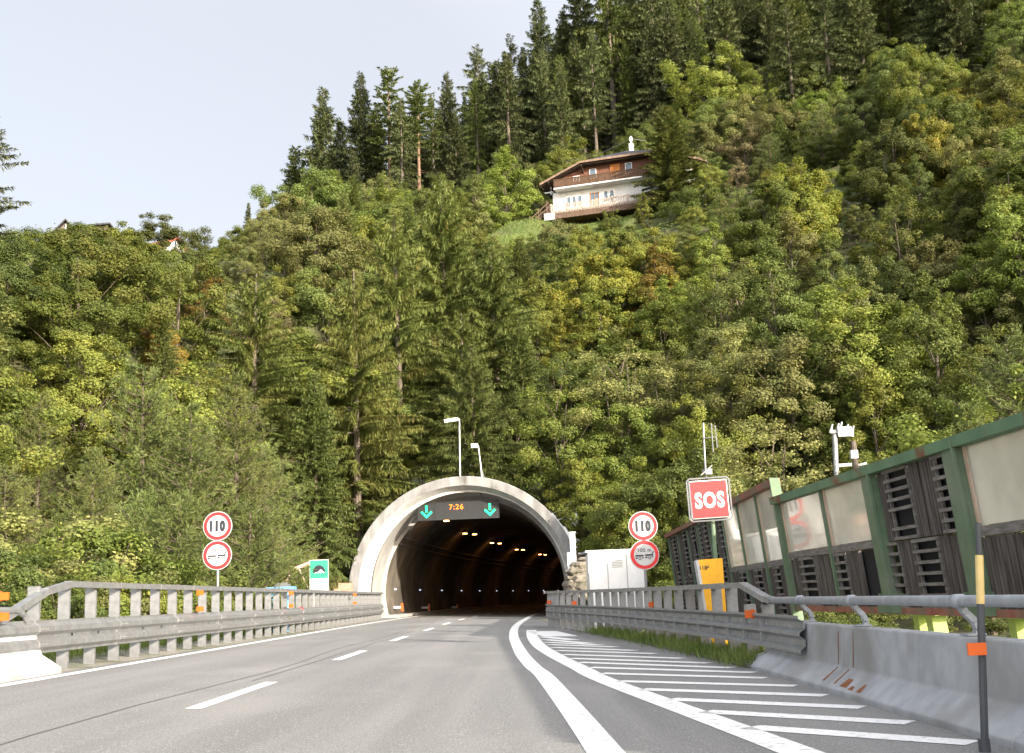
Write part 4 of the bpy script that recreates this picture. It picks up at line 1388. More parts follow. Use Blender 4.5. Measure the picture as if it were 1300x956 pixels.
def broadleaf(seed, H=10.0, R=3.6, low=.16, nclump=130, per=400, leaf=.14, cone=.0, thin=0.0, multi=1):
    g = np.random.default_rng(seed)
    cz0, cz1 = low * H, H
    mid = (cz0 + cz1) / 2; hh = (cz1 - cz0) / 2
    ph = g.random(6) * 6.28
    C, Rc = [], []
    while len(C) < nclump:
        d = unit(g.normal(size=3)[None])[0]
        r = g.uniform(.35, 1) ** .55
        th = math.atan2(d[1], d[0])
        lump = 1 + .20 * math.sin(2 * th + ph[0] + d[2] * 2) + .14 * math.sin(3 * th + ph[1]) + .12 * math.sin(5 * d[2] + ph[2] + th)
        z = mid + d[2] * hh * r * (1 + .10 * math.sin(3 * th + ph[3]))
        t = (z - cz0) / (cz1 - cz0)
        rad = R * (1 - cone * max(0, t)) * lump
        c = np.array([d[0] * rad * r, d[1] * rad * r, z])
        C.append(c); Rc.append(g.uniform(.25, .82) * (R / 3.6) * (1 - .25 * t))
    C = np.array(C); Rc = np.array(Rc)
    allV, allT = [], []
    for c, rc in zip(C, Rc):
        n = int(per * (rc / .6) ** 1.7 * (1 - thin * g.random()))
        u = unit(g.normal(size=(n, 3)))
        rr = rc * g.random(n) ** .45
        P = c + u * rr[:, None] * np.array([1.12, 1.12, .88])
        out = unit(c - np.array([0, 0, mid]))
        N = unit(u * .8 + out * .7 + np.array([0, 0, .35]) + g.normal(size=(n, 3)) * .55)
        T = g.normal(size=(n, 3)) + np.array([0, 0, -.5])
        L = leaf * g.uniform(.7, 1.3, n)
        allV.append(leaf_quads(P, N, T, L, L * .62))
        allT.append(np.clip(g.uniform(.1, .9) * .55 + g.random(n) * .45 + (g.random(n) < .05) * .2, 0, 1))
    # stray sprigs breaking the outline
    n = 900
    k = g.integers(0, nclump, n)
    P = C[k] + unit(g.normal(size=(n, 3))) * (Rc[k] * g.uniform(.9, 1.35, n))[:, None]
    N = unit(g.normal(size=(n, 3)) + np.array([0, 0, .8]))
    L = leaf * g.uniform(.7, 1.2, n)
    allV.append(leaf_quads(P, N, g.normal(size=(n, 3)), L, L * .6)); allT.append(g.random(n))
    mb = MB()
    for s in range(multi):
        off = (0, 0) if multi == 1 else (math.cos(s * 2.2 + seed) * .5, math.sin(s * 2.2 + seed) * .5)
        top = (off[0] * 2 + g.normal() * .3, off[1] * 2 + g.normal() * .3, H * .8)
        mb.tube([(off[0] * .3, off[1] * .3, -.8), (off[0], off[1], H * .3), top], [.016 * H / multi ** .5, .010 * H / multi ** .5, .002 * H], 7)
    for c in C[::6]:
        z0 = max(.14 * H, c[2] - .8 * math.hypot(c[0], c[1]) - .1 * H); z0 = min(z0, .75 * H)
        m = np.array([c[0] * .45, c[1] * .45, z0 + (c[2] - z0) * .45 + .1])
        mb.tube([(0, 0, z0), tuple(m), tuple(c)], [.0035 * H, .0022 * H, .0008 * H], 5, cap=False)
    return mb, np.concatenate(allV), np.concatenate(allT), H


def conifer_leaves(segs, g, spacing, tw_len, tw_w, hang):
    """segs: list of (points array, branch length). Emits needle sprays along each branch"""
    Vs, Ts = [], []
    for pts, L, tone in segs:
        pts = np.array(pts)
        n = max(4, int(L / spacing))
        s = np.sort(g.uniform(.12, 1.0, n))
        idx = s * (len(pts) - 1); i0 = np.minimum(idx.astype(int), len(pts) - 2); f = (idx - i0)[:, None]
        P = pts[i0] * (1 - f) + pts[i0 + 1] * f
        D = unit(pts[i0 + 1] - pts[i0])
        side = unit(np.cross(D, np.array([0, 0, 1.0])))
        up = np.cross(side, D)
        for kind in range(4):
            m = len(P)
            if kind < 2:
                sg = 1 if kind == 0 else -1
                d = unit(side * sg * g.uniform(.6, 1.1, (m, 1)) + D * g.uniform(.4, .9, (m, 1)) + np.array([0, 0, -.25]) * g.uniform(.2, 1.6, (m, 1)))
                N = unit(up + g.normal(size=(m, 3)) * .35)
            elif kind == 2:
                d = unit(np.array([0, 0, -1.0]) + g.normal(size=(m, 3)) * .25 + D * .25)
                N = unit(side * g.choice([-1, 1], (m, 1)) + g.normal(size=(m, 3)) * .6)
            else:
                d = unit(D + g.normal(size=(m, 3)) * .35)
                N = unit(up + g.normal(size=(m, 3)) * .5)
            ln = tw_len * g.uniform(.6, 1.25, m) * (1.15 - .55 * s)
            if kind == 2: ln = ln * hang
            Vs.append(leaf_quads(P + d * ln[:, None] / 2, N, d, ln, np.full(m, tw_w) * g.uniform(.7, 1.3, m)))
            Ts.append(np.clip(tone * .55 + g.random(m) * .45, 0, 1))
    return np.concatenate(Vs), np.concatenate(Ts)


def spruce(seed, H=15.0, R=3.2, bare=.06, droop=.35, whorl=.42, per=6, spacing=.075, tw=.50, tww=.085, hang=1.0, power=.85, irregular=.25, sparse=0.0, dead=True):
    g = np.random.default_rng(seed)
    segs = []
    mb = MB()
    lean = g.normal(size=2) * .01 * H
    trunk = lambda z: np.array([lean[0] * (z / H) ** 2, lean[1] * (z / H) ** 2, z])
    mb.tube([tuple(trunk(z)) for z in np.linspace(-.8 if True else 0, H * .985, 7)], [.0135 * H * (1 - k / 6.3) + .02 for k in range(7)], 8)
    z = bare * H
    while z < H * .985:
        t = (z - bare * H) / (H * (1 - bare))
        L0 = R * (1 - t) ** power * min(1, .55 + t * 6) + .15
        n = per if t < .85 else 4
        a0 = g.random() * 6.28
        for k in range(n):
            if g.random() < sparse: continue
            a = a0 + 6.28 * k / n + g.normal() * .25
            L = L0 * g.uniform(1 - irregular * 1.6, 1 + irregular)
            dr = droop * (1 - t * .9) * g.uniform(.6, 1.3)
            up0 = .05 + .75 * t ** 2
            pts = []
            b = trunk(z + g.normal() * .08)
            for s in np.linspace(0, 1, 6):
                pts.append(b + np.array([math.cos(a + .1 * s) * L * s, math.sin(a + .1 * s) * L * s, L * (up0 * s - dr * s * s * 1.5 + .28 * dr * s ** 4)]))
            segs.append((pts, L, g.random()))
            if L > .7:
                mb.tube([tuple(p) for p in pts[:5]], [.028, .022, .016, .012, .008] if L > 1.5 else [.018, .014, .01, .008, .006], 4, cap=False)
        z += whorl * g.uniform(.7, 1.3) * (1 - .35 * t)
    if dead and bare > .12:               # dead stubs on the bare stem
        for z in np.arange(.04 * H, bare * H, .35):
            a = g.random() * 6.28; L = g.uniform(.3, 1.1)
            mb.tube([(0, 0, z), (math.cos(a) * L, math.sin(a) * L, z - .15 * L)], [.02, .006], 4, cap=False)
    V, T = conifer_leaves(segs, g, spacing, tw, tww, hang)
    return mb, V, T, H


def pine(seed, H=10.0, R=2.8, bare=.05, whorl=.5, per=6, tuft=13, needle=.26, upsweep=.45, nt_=9, crown_pow=.7, width=.03):
    g = np.random.default_rng(seed)
    mb = MB()
    mb.tube([(0, 0, -.8), (.05 * g.normal(), .05 * g.normal(), H * .5), (0, 0, H * .98)], [.017 * H, .011 * H, .012], 8)
    C, D, tone = [], [], []
    z = bare * H
    while z < H * .98:
        t = (z - bare * H) / (H * (1 - bare))
        L0 = R * (1 - t) ** crown_pow * min(1, .6 + 3 * t) + .12
        a0 = g.random() * 6.28
        for k in range(per if t < .9 else 4):
            a = a0 + 6.28 * k / per + g.normal() * .3
            L = L0 * g.uniform(.65, 1.2)
            up = upsweep * g.uniform(.5, 1.3)
            pts = [np.array([math.cos(a) * L * s, math.sin(a) * L * s, z + L * (.08 * s + up * s * s)]) for s in np.linspace(0, 1, 5)]
            if L > .5: mb.tube([tuple(p) for p in pts], [.03, .024, .018, .012, .008], 4, cap=False)
            tn = g.random()
            for q in range(max(3, int(nt_ * L / R + 2))):
                s = g.uniform(.35, 1.0) if q else 1.0
                p = pts[min(4, int(s * 4))] * 1.0
                off = g.normal(size=3) * np.array([.15, .15, .08]) * (.4 + L * .35) * (1.0 if q else .2)
                C.append(p + off); tone.append(tn * .5 + g.random() * .3)
                D.append(unit((np.array([math.cos(a), math.sin(a), 0]) * .55 + np.array([0, 0, 1.0]) + g.normal(size=3) * .25)[None])[0])
        z += whorl * g.uniform(.7, 1.3) * (1 - .3 * t)
    C = np.array(C); D = np.array(D); tone = np.array(tone)
    m = len(C)
    Cr = np.repeat(C, tuft, 0); Dr = np.repeat(D, tuft, 0)
    u = unit(g.normal(size=Cr.shape) * .62 + Dr * .85)
    base = Cr + Dr * g.uniform(-.16, .16, (len(Cr), 1))
    ln = needle * g.uniform(.7, 1.25, len(Cr))
    N = unit(np.cross(u, g.normal(size=Cr.shape)))
    V = leaf_quads(base + u * ln[:, None] / 2, N, u, ln, np.full(len(Cr), width))
    T = np.clip(np.repeat(tone, tuft) + g.random(len(Cr)) * .25, 0, 1)
    return mb, V, T, H


PROTO = {}


def proto(key, maker, crown_mat, bark):
    mb, V, T, H = maker
    tr = mb.build('trunk', M[bark], fixn=False)
    cr = quads_object('crown', V, T, M[crown_mat])
    PROTO[key] = (tr.data, cr.data, H, len(V))
    for o in (tr, cr): bpy.data.objects.remove(o)


for s in range(4):
    proto('broad%d' % s, broadleaf(100 + s, 10, 3.3 + .15 * s, .12, 150 - 12 * s, 460, .142, cone=(.1, .35, 0, .2)[s]), 'leaf_green', 'bark')
proto('oval0', broadleaf(120, 11, 2.8, .08, 125, 440, .14, cone=.45), 'leaf_green', 'bark_pale')
proto('oval1', broadleaf(121, 11, 3.0, .10, 115, 440, .14, cone=.55), 'leaf_green', 'bark_pale')
proto('airy0', broadleaf(130, 10, 3.3, .16, 110, 310, .13, thin=.5, multi=3), 'leaf_olive', 'bark')
proto('airy1', broadleaf(131, 10, 3.0, .18, 105, 310, .13, thin=.5, multi=2), 'leaf_olive', 'bark')
proto('bush0', broadleaf(140, 3.2, 1.9, .0, 70, 900, .085, multi=3), 'leaf_mid', 'bark')
proto('bush1', broadleaf(141, 3.0, 2.2, .0, 76, 800, .085, multi=3), 'leaf_green', 'bark')
proto('spruce0', spruce(200, 15, 3.3, .04, .34, .42, 7, .042, .40, .06, 1.2, .9, .22), 'needle_spruce', 'bark')
proto('spruce1', spruce(201, 15, 2.8, .05, .34, .44, 7, .042, .38, .06, 1.1, .95, .25), 'needle_spruce', 'bark')
proto('tiered0', spruce(212, 16, 4.5, .05, .20, 1.05, 10, .026, .34, .045, 1.9, .85, .34), 'needle_pale', 'bark_pale')
proto('drooping0', spruce(210, 16, 4.2, .05, .26, .84, 9, .028, .36, .048, 1.9, .82, .32), 'needle_pale', 'bark_pale')
proto('drooping1', spruce(211, 18, 4.5, .06, .34, .70, 8, .032, .42, .055, 1.9, .82, .28), 'needle_pale', 'bark')
proto('tall0', spruce(220, 24, 3.8, .16, .40, .74, 7, .060, .52, .085, 1.5, .85, .36, .08), 'needle_dark', 'bark_pale')
proto('tall1', spruce(221, 24, 3.2, .36, .40, .80, 6, .060, .52, .085, 1.5, .75, .40, .12), 'needle_dark', 'bark_pale')
proto('tall2', spruce(222, 24, 4.3, .07, .36, .70, 7, .060, .55, .085, 1.6, .95, .30, .05), 'needle_dark', 'bark')
proto('sparse0', spruce(223, 22, 3.6, .1, .30, .9, 5, .08, .5, .08, 1.3, .7, .35, .25), 'needle_dark', 'bark')
proto('scots0', spruce(230, 20, 2.0, .42, .05, .55, 5, .06, .42, .10, .7, .45, .4, .15), 'needle_pine', 'bark_red')
proto('scots1', spruce(231, 20, 2.4, .55, .05, .50, 5, .06, .42, .10, .7, .4, .4, .1), 'needle_pine', 'bark_red')
proto('pine0', pine(300, 10, 2.9, tuft=22, needle=.21, width=.032), 'needle_pine', 'bark')
proto('pine1', pine(301, 10, 2.5, whorl=.46, tuft=22, needle=.21, width=.032), 'needle_pine', 'bark')
proto('pine2', pine(302, 5, 1.5, .02, .36, 6, 13, .24, .5, 8), 'needle_pine', 'bark')
proto('bigpine', pine(303, 14, 4.2, .14, .75, 6, 14, .36, .22, 16, .5, .045), 'needle_pine', 'bark_red')

KIND_NAME = {'broad': 'broadleaf_tree', 'oval': 'broadleaf_tree', 'airy': 'slender_tree', 'bush': 'bush', 'spruce': 'spruce_tree', 'drooping': 'spruce_tree', 'tiered': 'spruce_tree',
             'tall': 'spruce_tree', 'sparse': 'spruce_tree', 'scots': 'pine_tree', 'pine': 'pine_tree', 'bigpine': 'pine_tree'}
PLACED = []


def trim(me, mat):
    """a copy of the mesh without the faces that would grow into the tunnel bore"""
    n = len(me.vertices)
    co = np.empty(n * 3, np.float32); me.vertices.foreach_get('co', co); co = co.reshape(-1, 3)
    A = np.array(mat)
    W = co @ A[:3, :3].T + A[:3, 3]
    ax = -3.45 + np.maximum(0, W[:, 1] - 50) ** 2 / 1200
    inside = (np.hypot(W[:, 0] - ax, W[:, 2] - 1.8) < 6.95) & (W[:, 1] > 71.2)
    if not inside.any(): return me
    import bmesh
    bm = bmesh.new(); bm.from_mesh(me); bm.verts.ensure_lookup_table()
    if me.name.startswith('trunk'):        # drop a whole limb rather than leave a cut piece of it
        seen = set()
        for i0 in np.nonzero(inside)[0]:
            if int(i0) in seen: continue
            isl, st = set(), [bm.verts[int(i0)]]
            while st:
                v = st.pop()
                if v.index in isl: continue
                isl.add(v.index)
                st += [e.other_vert(v) for e in v.link_edges]
            seen |= isl
            if 0 not in isl: inside[list(isl)] = True
    bmesh.ops.delete(bm, geom=[bm.verts[int(i)] for i in np.nonzero(inside)[0]], context='VERTS')
    m2 = bpy.data.meshes.new(me.name); bm.to_mesh(m2); bm.free()
    if not m2.materials: m2.materials.append(me.materials[0])
    return m2




def plant(key, mat, P, height, rz, label, wide=1.0, group=None, clear=2.5):
    trd, crd, H, n = PROTO[key]
    base = key.rstrip('0123456789')
    nm = KIND_NAME[base]
    s = height / H
    e = empty(nm, P, label, 'bush' if nm == 'bush' else 'tree', group, rz)
    sx = wide * random.uniform(.86, 1.16); sy = wide * random.uniform(.9, 1.1)
    e.scale = (s * sx, s * sy, s)
    near = 66 < P[1] < 112 and abs(P[0] - axis(P[1])) < 13
    for d, part in ((trd, 'trunk'), (crd, 'crown')):
        if near: d = trim(d, Matrix.Translation(P) @ Matrix.Rotation(rz, 4, 'Z') @ Matrix.Diagonal((s * sx, s * sy, s, 1)))
        o = bpy.data.objects.new(part, d); COL.objects.link(o); o.parent = e
        if part == 'crown' and mat:
            o.material_slots[0].link = 'OBJECT'; o.material_slots[0].material = M[mat]
    PLACED.append((P[0], P[1], clear))
    return e


def hero(key, mat, px, ytop, ybase, label, wide=1.0, Y=None, group=None, clear=2.8, rz=None):
    if Y is None:
        b = hit(px, ybase)
    else:
        q = at(px, ytop, Y); b = Vector((q.x, Y, gz(q.x, Y)))
    top = at(px, ytop, b.y)
    b.z -= .25
    h = max(2.0, top.z - b.z)
    return plant(key, mat, b, h, random.random() * 6.28 if rz is None else rz, label, wide, group, clear)


# --- left bank near the rail
hero('pine0', 'needle_pine', 182, 458, 0, 'bushy pine behind the 110 sign, tallest of the left bank pines', 1.15, Y=52, clear=2)
hero('pine1', 'needle_pine', 300, 478, 0, 'slim pointed pine directly above the left 110 sign', 1.05, Y=54, clear=2)
hero('pine1', 'needle_pine', 243, 515, 0, 'dense pine squeezed between two taller pines on the left bank', 1.2, Y=50, clear=2)
hero('pine0', 'needle_pine', 52, 498, 0, 'round topped pine near the left photo edge', 1.1, Y=56, clear=2)
hero('pine0', 'needle_pine', 338, 560, 0, 'broad low pine left of the green tunnel board', 1.2, Y=60, clear=2)
hero('pine1', 'needle_pine', 120, 570, 0, 'low pine in front of the bushy pines on the left bank', 1.25, Y=46, clear=2)
hero('pine2', 'needle_pine', 178, 628, 0, 'small young pine left of the 110 sign', 1.1, Y=43, clear=1.5)
hero('pine2', 'needle_pine', 228, 628, 0, 'small young pine just left of the 110 sign pole', 1.2, Y=42, clear=1.5)
hero('pine2', 'needle_pine', 318, 640, 0, 'small wide pine just right of the left 110 sign', 1.4, Y=45, clear=1.5)
hero('pine0', 'needle_pine', 8, 585, 0, 'dark pine cut by the left photo edge', 1.2, Y=37, clear=1.5)
hero('sparse0', 'needle_dark', -8, 140, 0, 'sparse dark conifer reaching in from the left edge against the sky', 1.6, Y=72)
for i, (px, yt, Y, mat, lab) in enumerate(((75, 640, 37, 'leaf_olive', 'pale olive bush behind the left rail end'), (118, 660, 36, 'leaf_green', 'yellow green bush behind the bent rail top'), (30, 690, 31, 'leaf_mid', 'dark low bush at the left edge behind the rail'),
                                           (165, 690, 38, 'leaf_mid', 'low bush behind the left guard rail posts'), (215, 705, 40, 'leaf_green', 'small bush in front of the young pines'), (298, 722, 48, 'leaf_olive', 'dry bush right of the left sign pole'),
                                           (385, 735, 58, 'leaf_mid', 'dark bush below the dead branch'), (423, 728, 68, 'leaf_olive', 'dry low bush between the board and the arch'),
                                           (100, 705, 33, 'leaf_olive', 'straw coloured bush behind the second rail post'), (265, 715, 42, 'leaf_mid', 'green bush at the foot of the left sign'), 
                                           (60, 720, 30, 'leaf_green', 'leafy bush behind the first rail posts'), (318, 742, 53, 'leaf_green', 'green bush left of the blue trestle'), (150, 725, 34, 'leaf_green', 'low leafy bush behind the left rail beam'), (200, 735, 36, 'leaf_olive', 'low straw bush near the left rail posts'))):
    hero('bush%d' % (i % 2), mat, px - (7 if Y > 55 else 0), yt, 0, lab, 1.25 if Y < 55 else .6, Y=Y, clear=1.0)

# --- big spruces above the portal
hero('tiered0', 'needle_pale', 450, 338, 0, 'drooping pale trunked spruce beside the left of the arch', 1.12, Y=78)
hero('drooping1', 'needle_pale', 562, 222, 0, 'tallest drooping spruce in the middle of the slope above the arch', 1.15, Y=90)
hero('drooping0', 'needle_pale', 503, 268, 0, 'cone laden spruce between the two big drooping spruces', 1.2, Y=86)
hero('drooping1', 'needle_spruce', 625, 305, 0, 'dense spruce right of the tallest spruce above the arch', 1.2, Y=88)
hero('drooping0', 'needle_spruce', 585, 395, 0, 'short drooping spruce directly above the lamp posts', 1.35, Y=84, clear=2)
hero('tiered0', 'needle_pale', 322, 345, 0, 'broad larch like spruce on the left slope', 1.35, Y=75)
hero('spruce0', 'needle_spruce', 400, 470, 0, 'dark spruce left of the drooping pale trunked spruce', 1.1, Y=72, clear=2)
hero('spruce1', 'needle_spruce', 492, 520, 0, 'small spruce growing close over the left shoulder of the arch', 1.2, Y=80, clear=2)
hero('spruce0', 'needle_spruce', 660, 400, 0, 'mid sized spruce above the right shoulder of the arch', 1.1, Y=84, clear=2)

# --- coloured and singled out broadleaf trees
hero('oval0', 'leaf_orange', 262, 334, 0, 'small orange tinted tree on the left slope', 1.2, Y=84)
hero('broad1', 'leaf_orange', 203, 402, 0, 'rusty orange bushy tree low on the left slope', .9, Y=72, clear=2)
hero('airy0', 'leaf_brown', 105, 330, 0, 'brownish thin leaved tree on the left slope', 1.2, Y=84)
hero('airy1', 'leaf_brown', 330, 372, 0, 'brown thin tree behind the broad spruce on the left', 1.0, Y=82, clear=2)
hero('broad2', 'leaf_mid', 205, 272, 0, 'round green crest tree in front of the red roofed cottage', 1.3, Y=108)
hero('broad0', 'leaf_mid', 108, 281, 0, 'green crest tree in front of the dark shed', 1.3, Y=104)
hero('broad3', 'leaf_green', 62, 292, 0, 'light green crest tree in front of the barn gable', 1.2, Y=100, clear=2)
hero('broad1', 'leaf_green', 150, 285, 0, 'light green crest tree right of the dark shed', 1.2, Y=103, clear=2)
hero('broad3', 'leaf_green', 30, 284, 0, 'leafy crest tree left of the barn gable', 1.3, Y=98)
hero('spruce1', 'needle_dark', 314, 258, 0, 'tiny spruce tip standing on the left skyline', 1.0, Y=128, clear=1.5)
hero('broad1', 'leaf_fresh', 418, 222, 0, 'bright green round tree under the left ridge spruces', 1.25, Y=140)
hero('oval1', 'leaf_fresh', 640, 188, 0, 'bright yellow green tree left of the chalet', 1.2, Y=152)
hero('airy0', 'leaf_olive', 720, 205, 0, 'olive round tree behind the left roof edge of the chalet', 1.3, Y=158)
hero('broad2', 'leaf_fresh', 905, 57, 0, 'bright green tall tree on the upper right slope', 1.05, Y=168)
hero('broad3', 'leaf_fresh', 1150, 72, 0, 'fresh green broad tree below the dark upper right forest', 1.25, Y=160)
hero('bigpine', 'needle_pine', 1052, 30, 0, 'big broad pine with reddish trunk on the upper right slope', 1.15, Y=165, clear=3.5)
hero('bigpine', 'needle_pine', 985, 70, 0, 'grey green pine left of the big broad pine', 1.1, Y=166, clear=3)
hero('spruce0', 'needle_pale', 846, 136, 0, 'dense conical spruce in front of the right half of the chalet', 1.85, Y=133, clear=3.5)
hero('oval0', 'leaf_green', 815, 245, 0, 'green leafy tree hiding the lower right corner of the chalet', 1.2, Y=126)
hero('bush0', 'leaf_green', 772, 266, 0, 'green bush in front of the chalet fence', .9, Y=130, clear=2)
hero('bush1', 'leaf_olive', 715, 282, 0, 'low olive bush on the lawn edge below the chalet', 1.0, Y=124, clear=1.5)
hero('airy1', 'leaf_brown', 950, 160, 0, 'brownish thin crowned tree right of the chalet', 1.5, Y=142)
hero('oval1', 'leaf_orange', 832, 312, 0, 'orange crowned maple in the middle of the right slope', 1.15, Y=97)
hero('broad0', 'leaf_yellow', 765, 314, 0, 'yellow orange tree left of the orange maple', 1.15, Y=98)
hero('oval0', 'leaf_yellow', 712, 385, 0, 'slim yellowing tree above the right side of the arch', 1.0, Y=92, clear=2)
hero('airy0', 'leaf_olive', 785, 425, 0, 'pale olive willow like tree above the right side of the arch', 1.35, Y=80)
hero('airy1', 'leaf_olive', 850, 450, 0, 'pale olive tree left of the antenna mast', 1.3, Y=78)
hero('airy0', 'leaf_olive', 975, 520, 0, 'silvery olive tree right of the SOS antenna', 1.3, Y=66)
hero('broad2', 'leaf_fresh', 890, 500, 0, 'bright green sapling behind the SOS antenna', .8, Y=72, clear=1.5)
hero('broad3', 'leaf_mid', 1010, 425, 0, 'dark green bushy tree over the noise barrier', 1.3, Y=76)
hero('broad1', 'leaf_green', 935, 290, 0, 'large light green tree in the middle of the right slope', 1.25, Y=104)
hero('broad0', 'leaf_yellow', 1090, 330, 0, 'yellow green wide tree on the right slope', 1.3, Y=98)
hero('broad2', 'leaf_green', 1140, 250, 0, 'wide light green tree high on the right slope', 1.3, Y=116)
hero('pine0', 'needle_pine', 1275, 420, 0, 'soft grey green pine above the right end of the barrier', 1.3, Y=62)
hero('pine1', 'needle_pine', 1230, 515, 0, 'young pine tip just over the noise barrier', 1.0, Y=48, clear=1.5)
hero('broad3', 'leaf_mid', 655, 495, 0, 'dark leafy tree close above the crown of the arch', 1.0, Y=81, clear=1.5)
hero('broad0', 'leaf_green', 745, 575, 0, 'sunlit leafy bush tree over the right shoulder of the arch', 1.1, Y=75, clear=1.5)
hero('broad1', 'leaf_green', 810, 590, 0, 'leafy tree behind the white cabinet', 1.1, Y=68, clear=1.5)
hero('broad2', 'leaf_mid', 880, 560, 0, 'dark leafy tree behind the SOS sign', 1.1, Y=66, clear=1.5)

hero('broad0', 'leaf_green', 800, 285, 0, 'low leafy tree on the grass below the chalet', 1.0, Y=122, clear=2)

hero('broad1', 'leaf_green', 892, 203, 0, 'leafy tree hiding the right eave of the chalet', 1.15, Y=131, clear=2)

for px, yt, yb, key, mat, lab in ((905, 212, 262, 'broad2', 'leaf_green', 'light green tree on the grass just right of the chalet'), (940, 205, 258, 'airy1', 'leaf_brown', 'brownish tree second to the right of the chalet'),
                                  (972, 202, 254, 'broad3', 'leaf_mid', 'deep green tree third to the right of the chalet'), (1006, 206, 250, 'broad0', 'leaf_olive', 'olive tree fourth to the right of the chalet'),
                                  (1080, 200, 240, 'broad1', 'leaf_green', 'light green tree below the big broad pine on the upper right slope'), (1092, 258, 300, 'broad2', 'leaf_olive', 'olive tree high above the transformer mast'),
                                  (1062, 250, 292, 'oval0', 'leaf_mid', 'narrow deep green tree high above the transformer mast'), (880, 236, 280, 'bush1', 'leaf_green', 'leafy bush under the right end of the chalet'),
                                  (1030, 246, 282, 'broad3', 'leaf_yellow', 'yellow green tree on the slope between chalet and transformer mast'), (925, 246, 284, 'bush0', 'leaf_olive', 'olive bush on the grass right of the chalet')):
    hero(key, mat, px, yt, yb, lab, 1.3, clear=2)

# --- ridge spruces
ridge = [(376, 183, 196, 'tall2', 'short dense spruce at the left end of the ridge row'), (408, 112, 192, 'tall2', 'pointed spruce second from the left end of the ridge row'), (433, 150, 198, 'tall0', 'low spruce between the two left ridge spires'),
         (455, 92, 190, 'tall2', 'full dark spruce left of the red trunked ridge pine'), (492, 87, 186, 'scots0', 'tall red trunked pine on the left ridge'), (529, 110, 184, 'scots1', 'thin leaning red trunked pine with small crown'),
         (548, 118, 194, 'tall1', 'slim spruce right of the leaning red pine'), (566, 90, 186, 'tall0', 'feathery spruce in the gap of the ridge'), (604, 55, 190, 'tall1', 'tall thin topped spruce right of the ridge gap'), (624, 80, 194, 'scots0', 'reddish slender pine beside the thin topped spruce'),
         (648, 40, 192, 'sparse0', 'sparse spruce with sky showing through'), (682, -6, 186, 'tall0', 'very tall spruce left above the chalet'), (712, 10, 192, 'tall2', 'dense spruce behind the left of the chalet'), (735, -40, 190, 'tall0', 'towering spruce above the chalet roof'),
         (766, -90, 182, 'tall1', 'tall spruce with long pale bare stem behind the chalet'), (776, -60, 186, 'tall1', 'second pale bare stem close to the first behind the chalet'), (800, -50, 190, 'tall2', 'dense dark spruce above the chalet chimney'), (825, -40, 182, 'tall1', 'bare stemmed spruce right above the chalet'),
         (850, -10, 186, 'tall0', 'tall spruce above the conical chalet spruce'), (880, -60, 190, 'sparse0', 'sparse tall spruce left of the bright green tall tree'), (590, 120, 200, 'tall0', 'faint spruce behind the ridge gap'), (515, 150, 202, 'tall2', 'low spruce between the two red pines'), (474, 140, 200, 'tall2', 'low spruce behind the red trunked ridge pine'), (664, 60, 200, 'tall2', 'spruce behind the very tall one on the ridge')]
for (px, yt, Y, key, lab) in ridge:
    hero(key, None if key.startswith('scots') else 'needle_dark' if random.random() < .7 else 'needle_spruce', px, yt, 0, lab, random.uniform(.95, 1.15), Y=Y, clear=1.8)


# --- the rest of the wood
def zone(px, py, Y, X):
    if Y > 172 and px < 900: return 'ridge'
    if px > 860 and Y > (168 if px < 1000 else 152): return 'upper right'
    if px < 330 and Y > 92: return 'left crest'
    if px < 430: return 'left slope'
    if px < 700 and Y < 118: return 'above the arch'
    if px < 700: return 'meadow edge'
    if Y > 128: return 'beside chalet'
    if px < 980: return 'right slope'
    return 'over barrier'


ZT = {'ridge': 'in the dark spruce stand behind the chalet', 'upper right': 'in the dark upper right forest', 'left crest': 'among the trees of the left crest', 'left slope': 'on the wooded slope left of the arch',
      'above the arch': 'on the steep slope above the arch', 'meadow edge': 'between the big spruces and the ridge', 'beside chalet': 'on the slope right of the chalet', 'right slope': 'on the slope right above the arch', 'over barrier': 'on the slope above the noise barrier'}
COLW = {'leaf_green': 'light green', 'leaf_mid': 'deep green', 'leaf_olive': 'olive', 'leaf_fresh': 'bright green', 'leaf_yellow': 'yellowing', 'leaf_brown': 'brownish', 'leaf_orange': 'orange tinted',
        'needle_spruce': 'green', 'needle_pale': 'pale olive', 'needle_dark': 'dark', 'needle_pine': 'grey green'}
rr = random.Random(77)


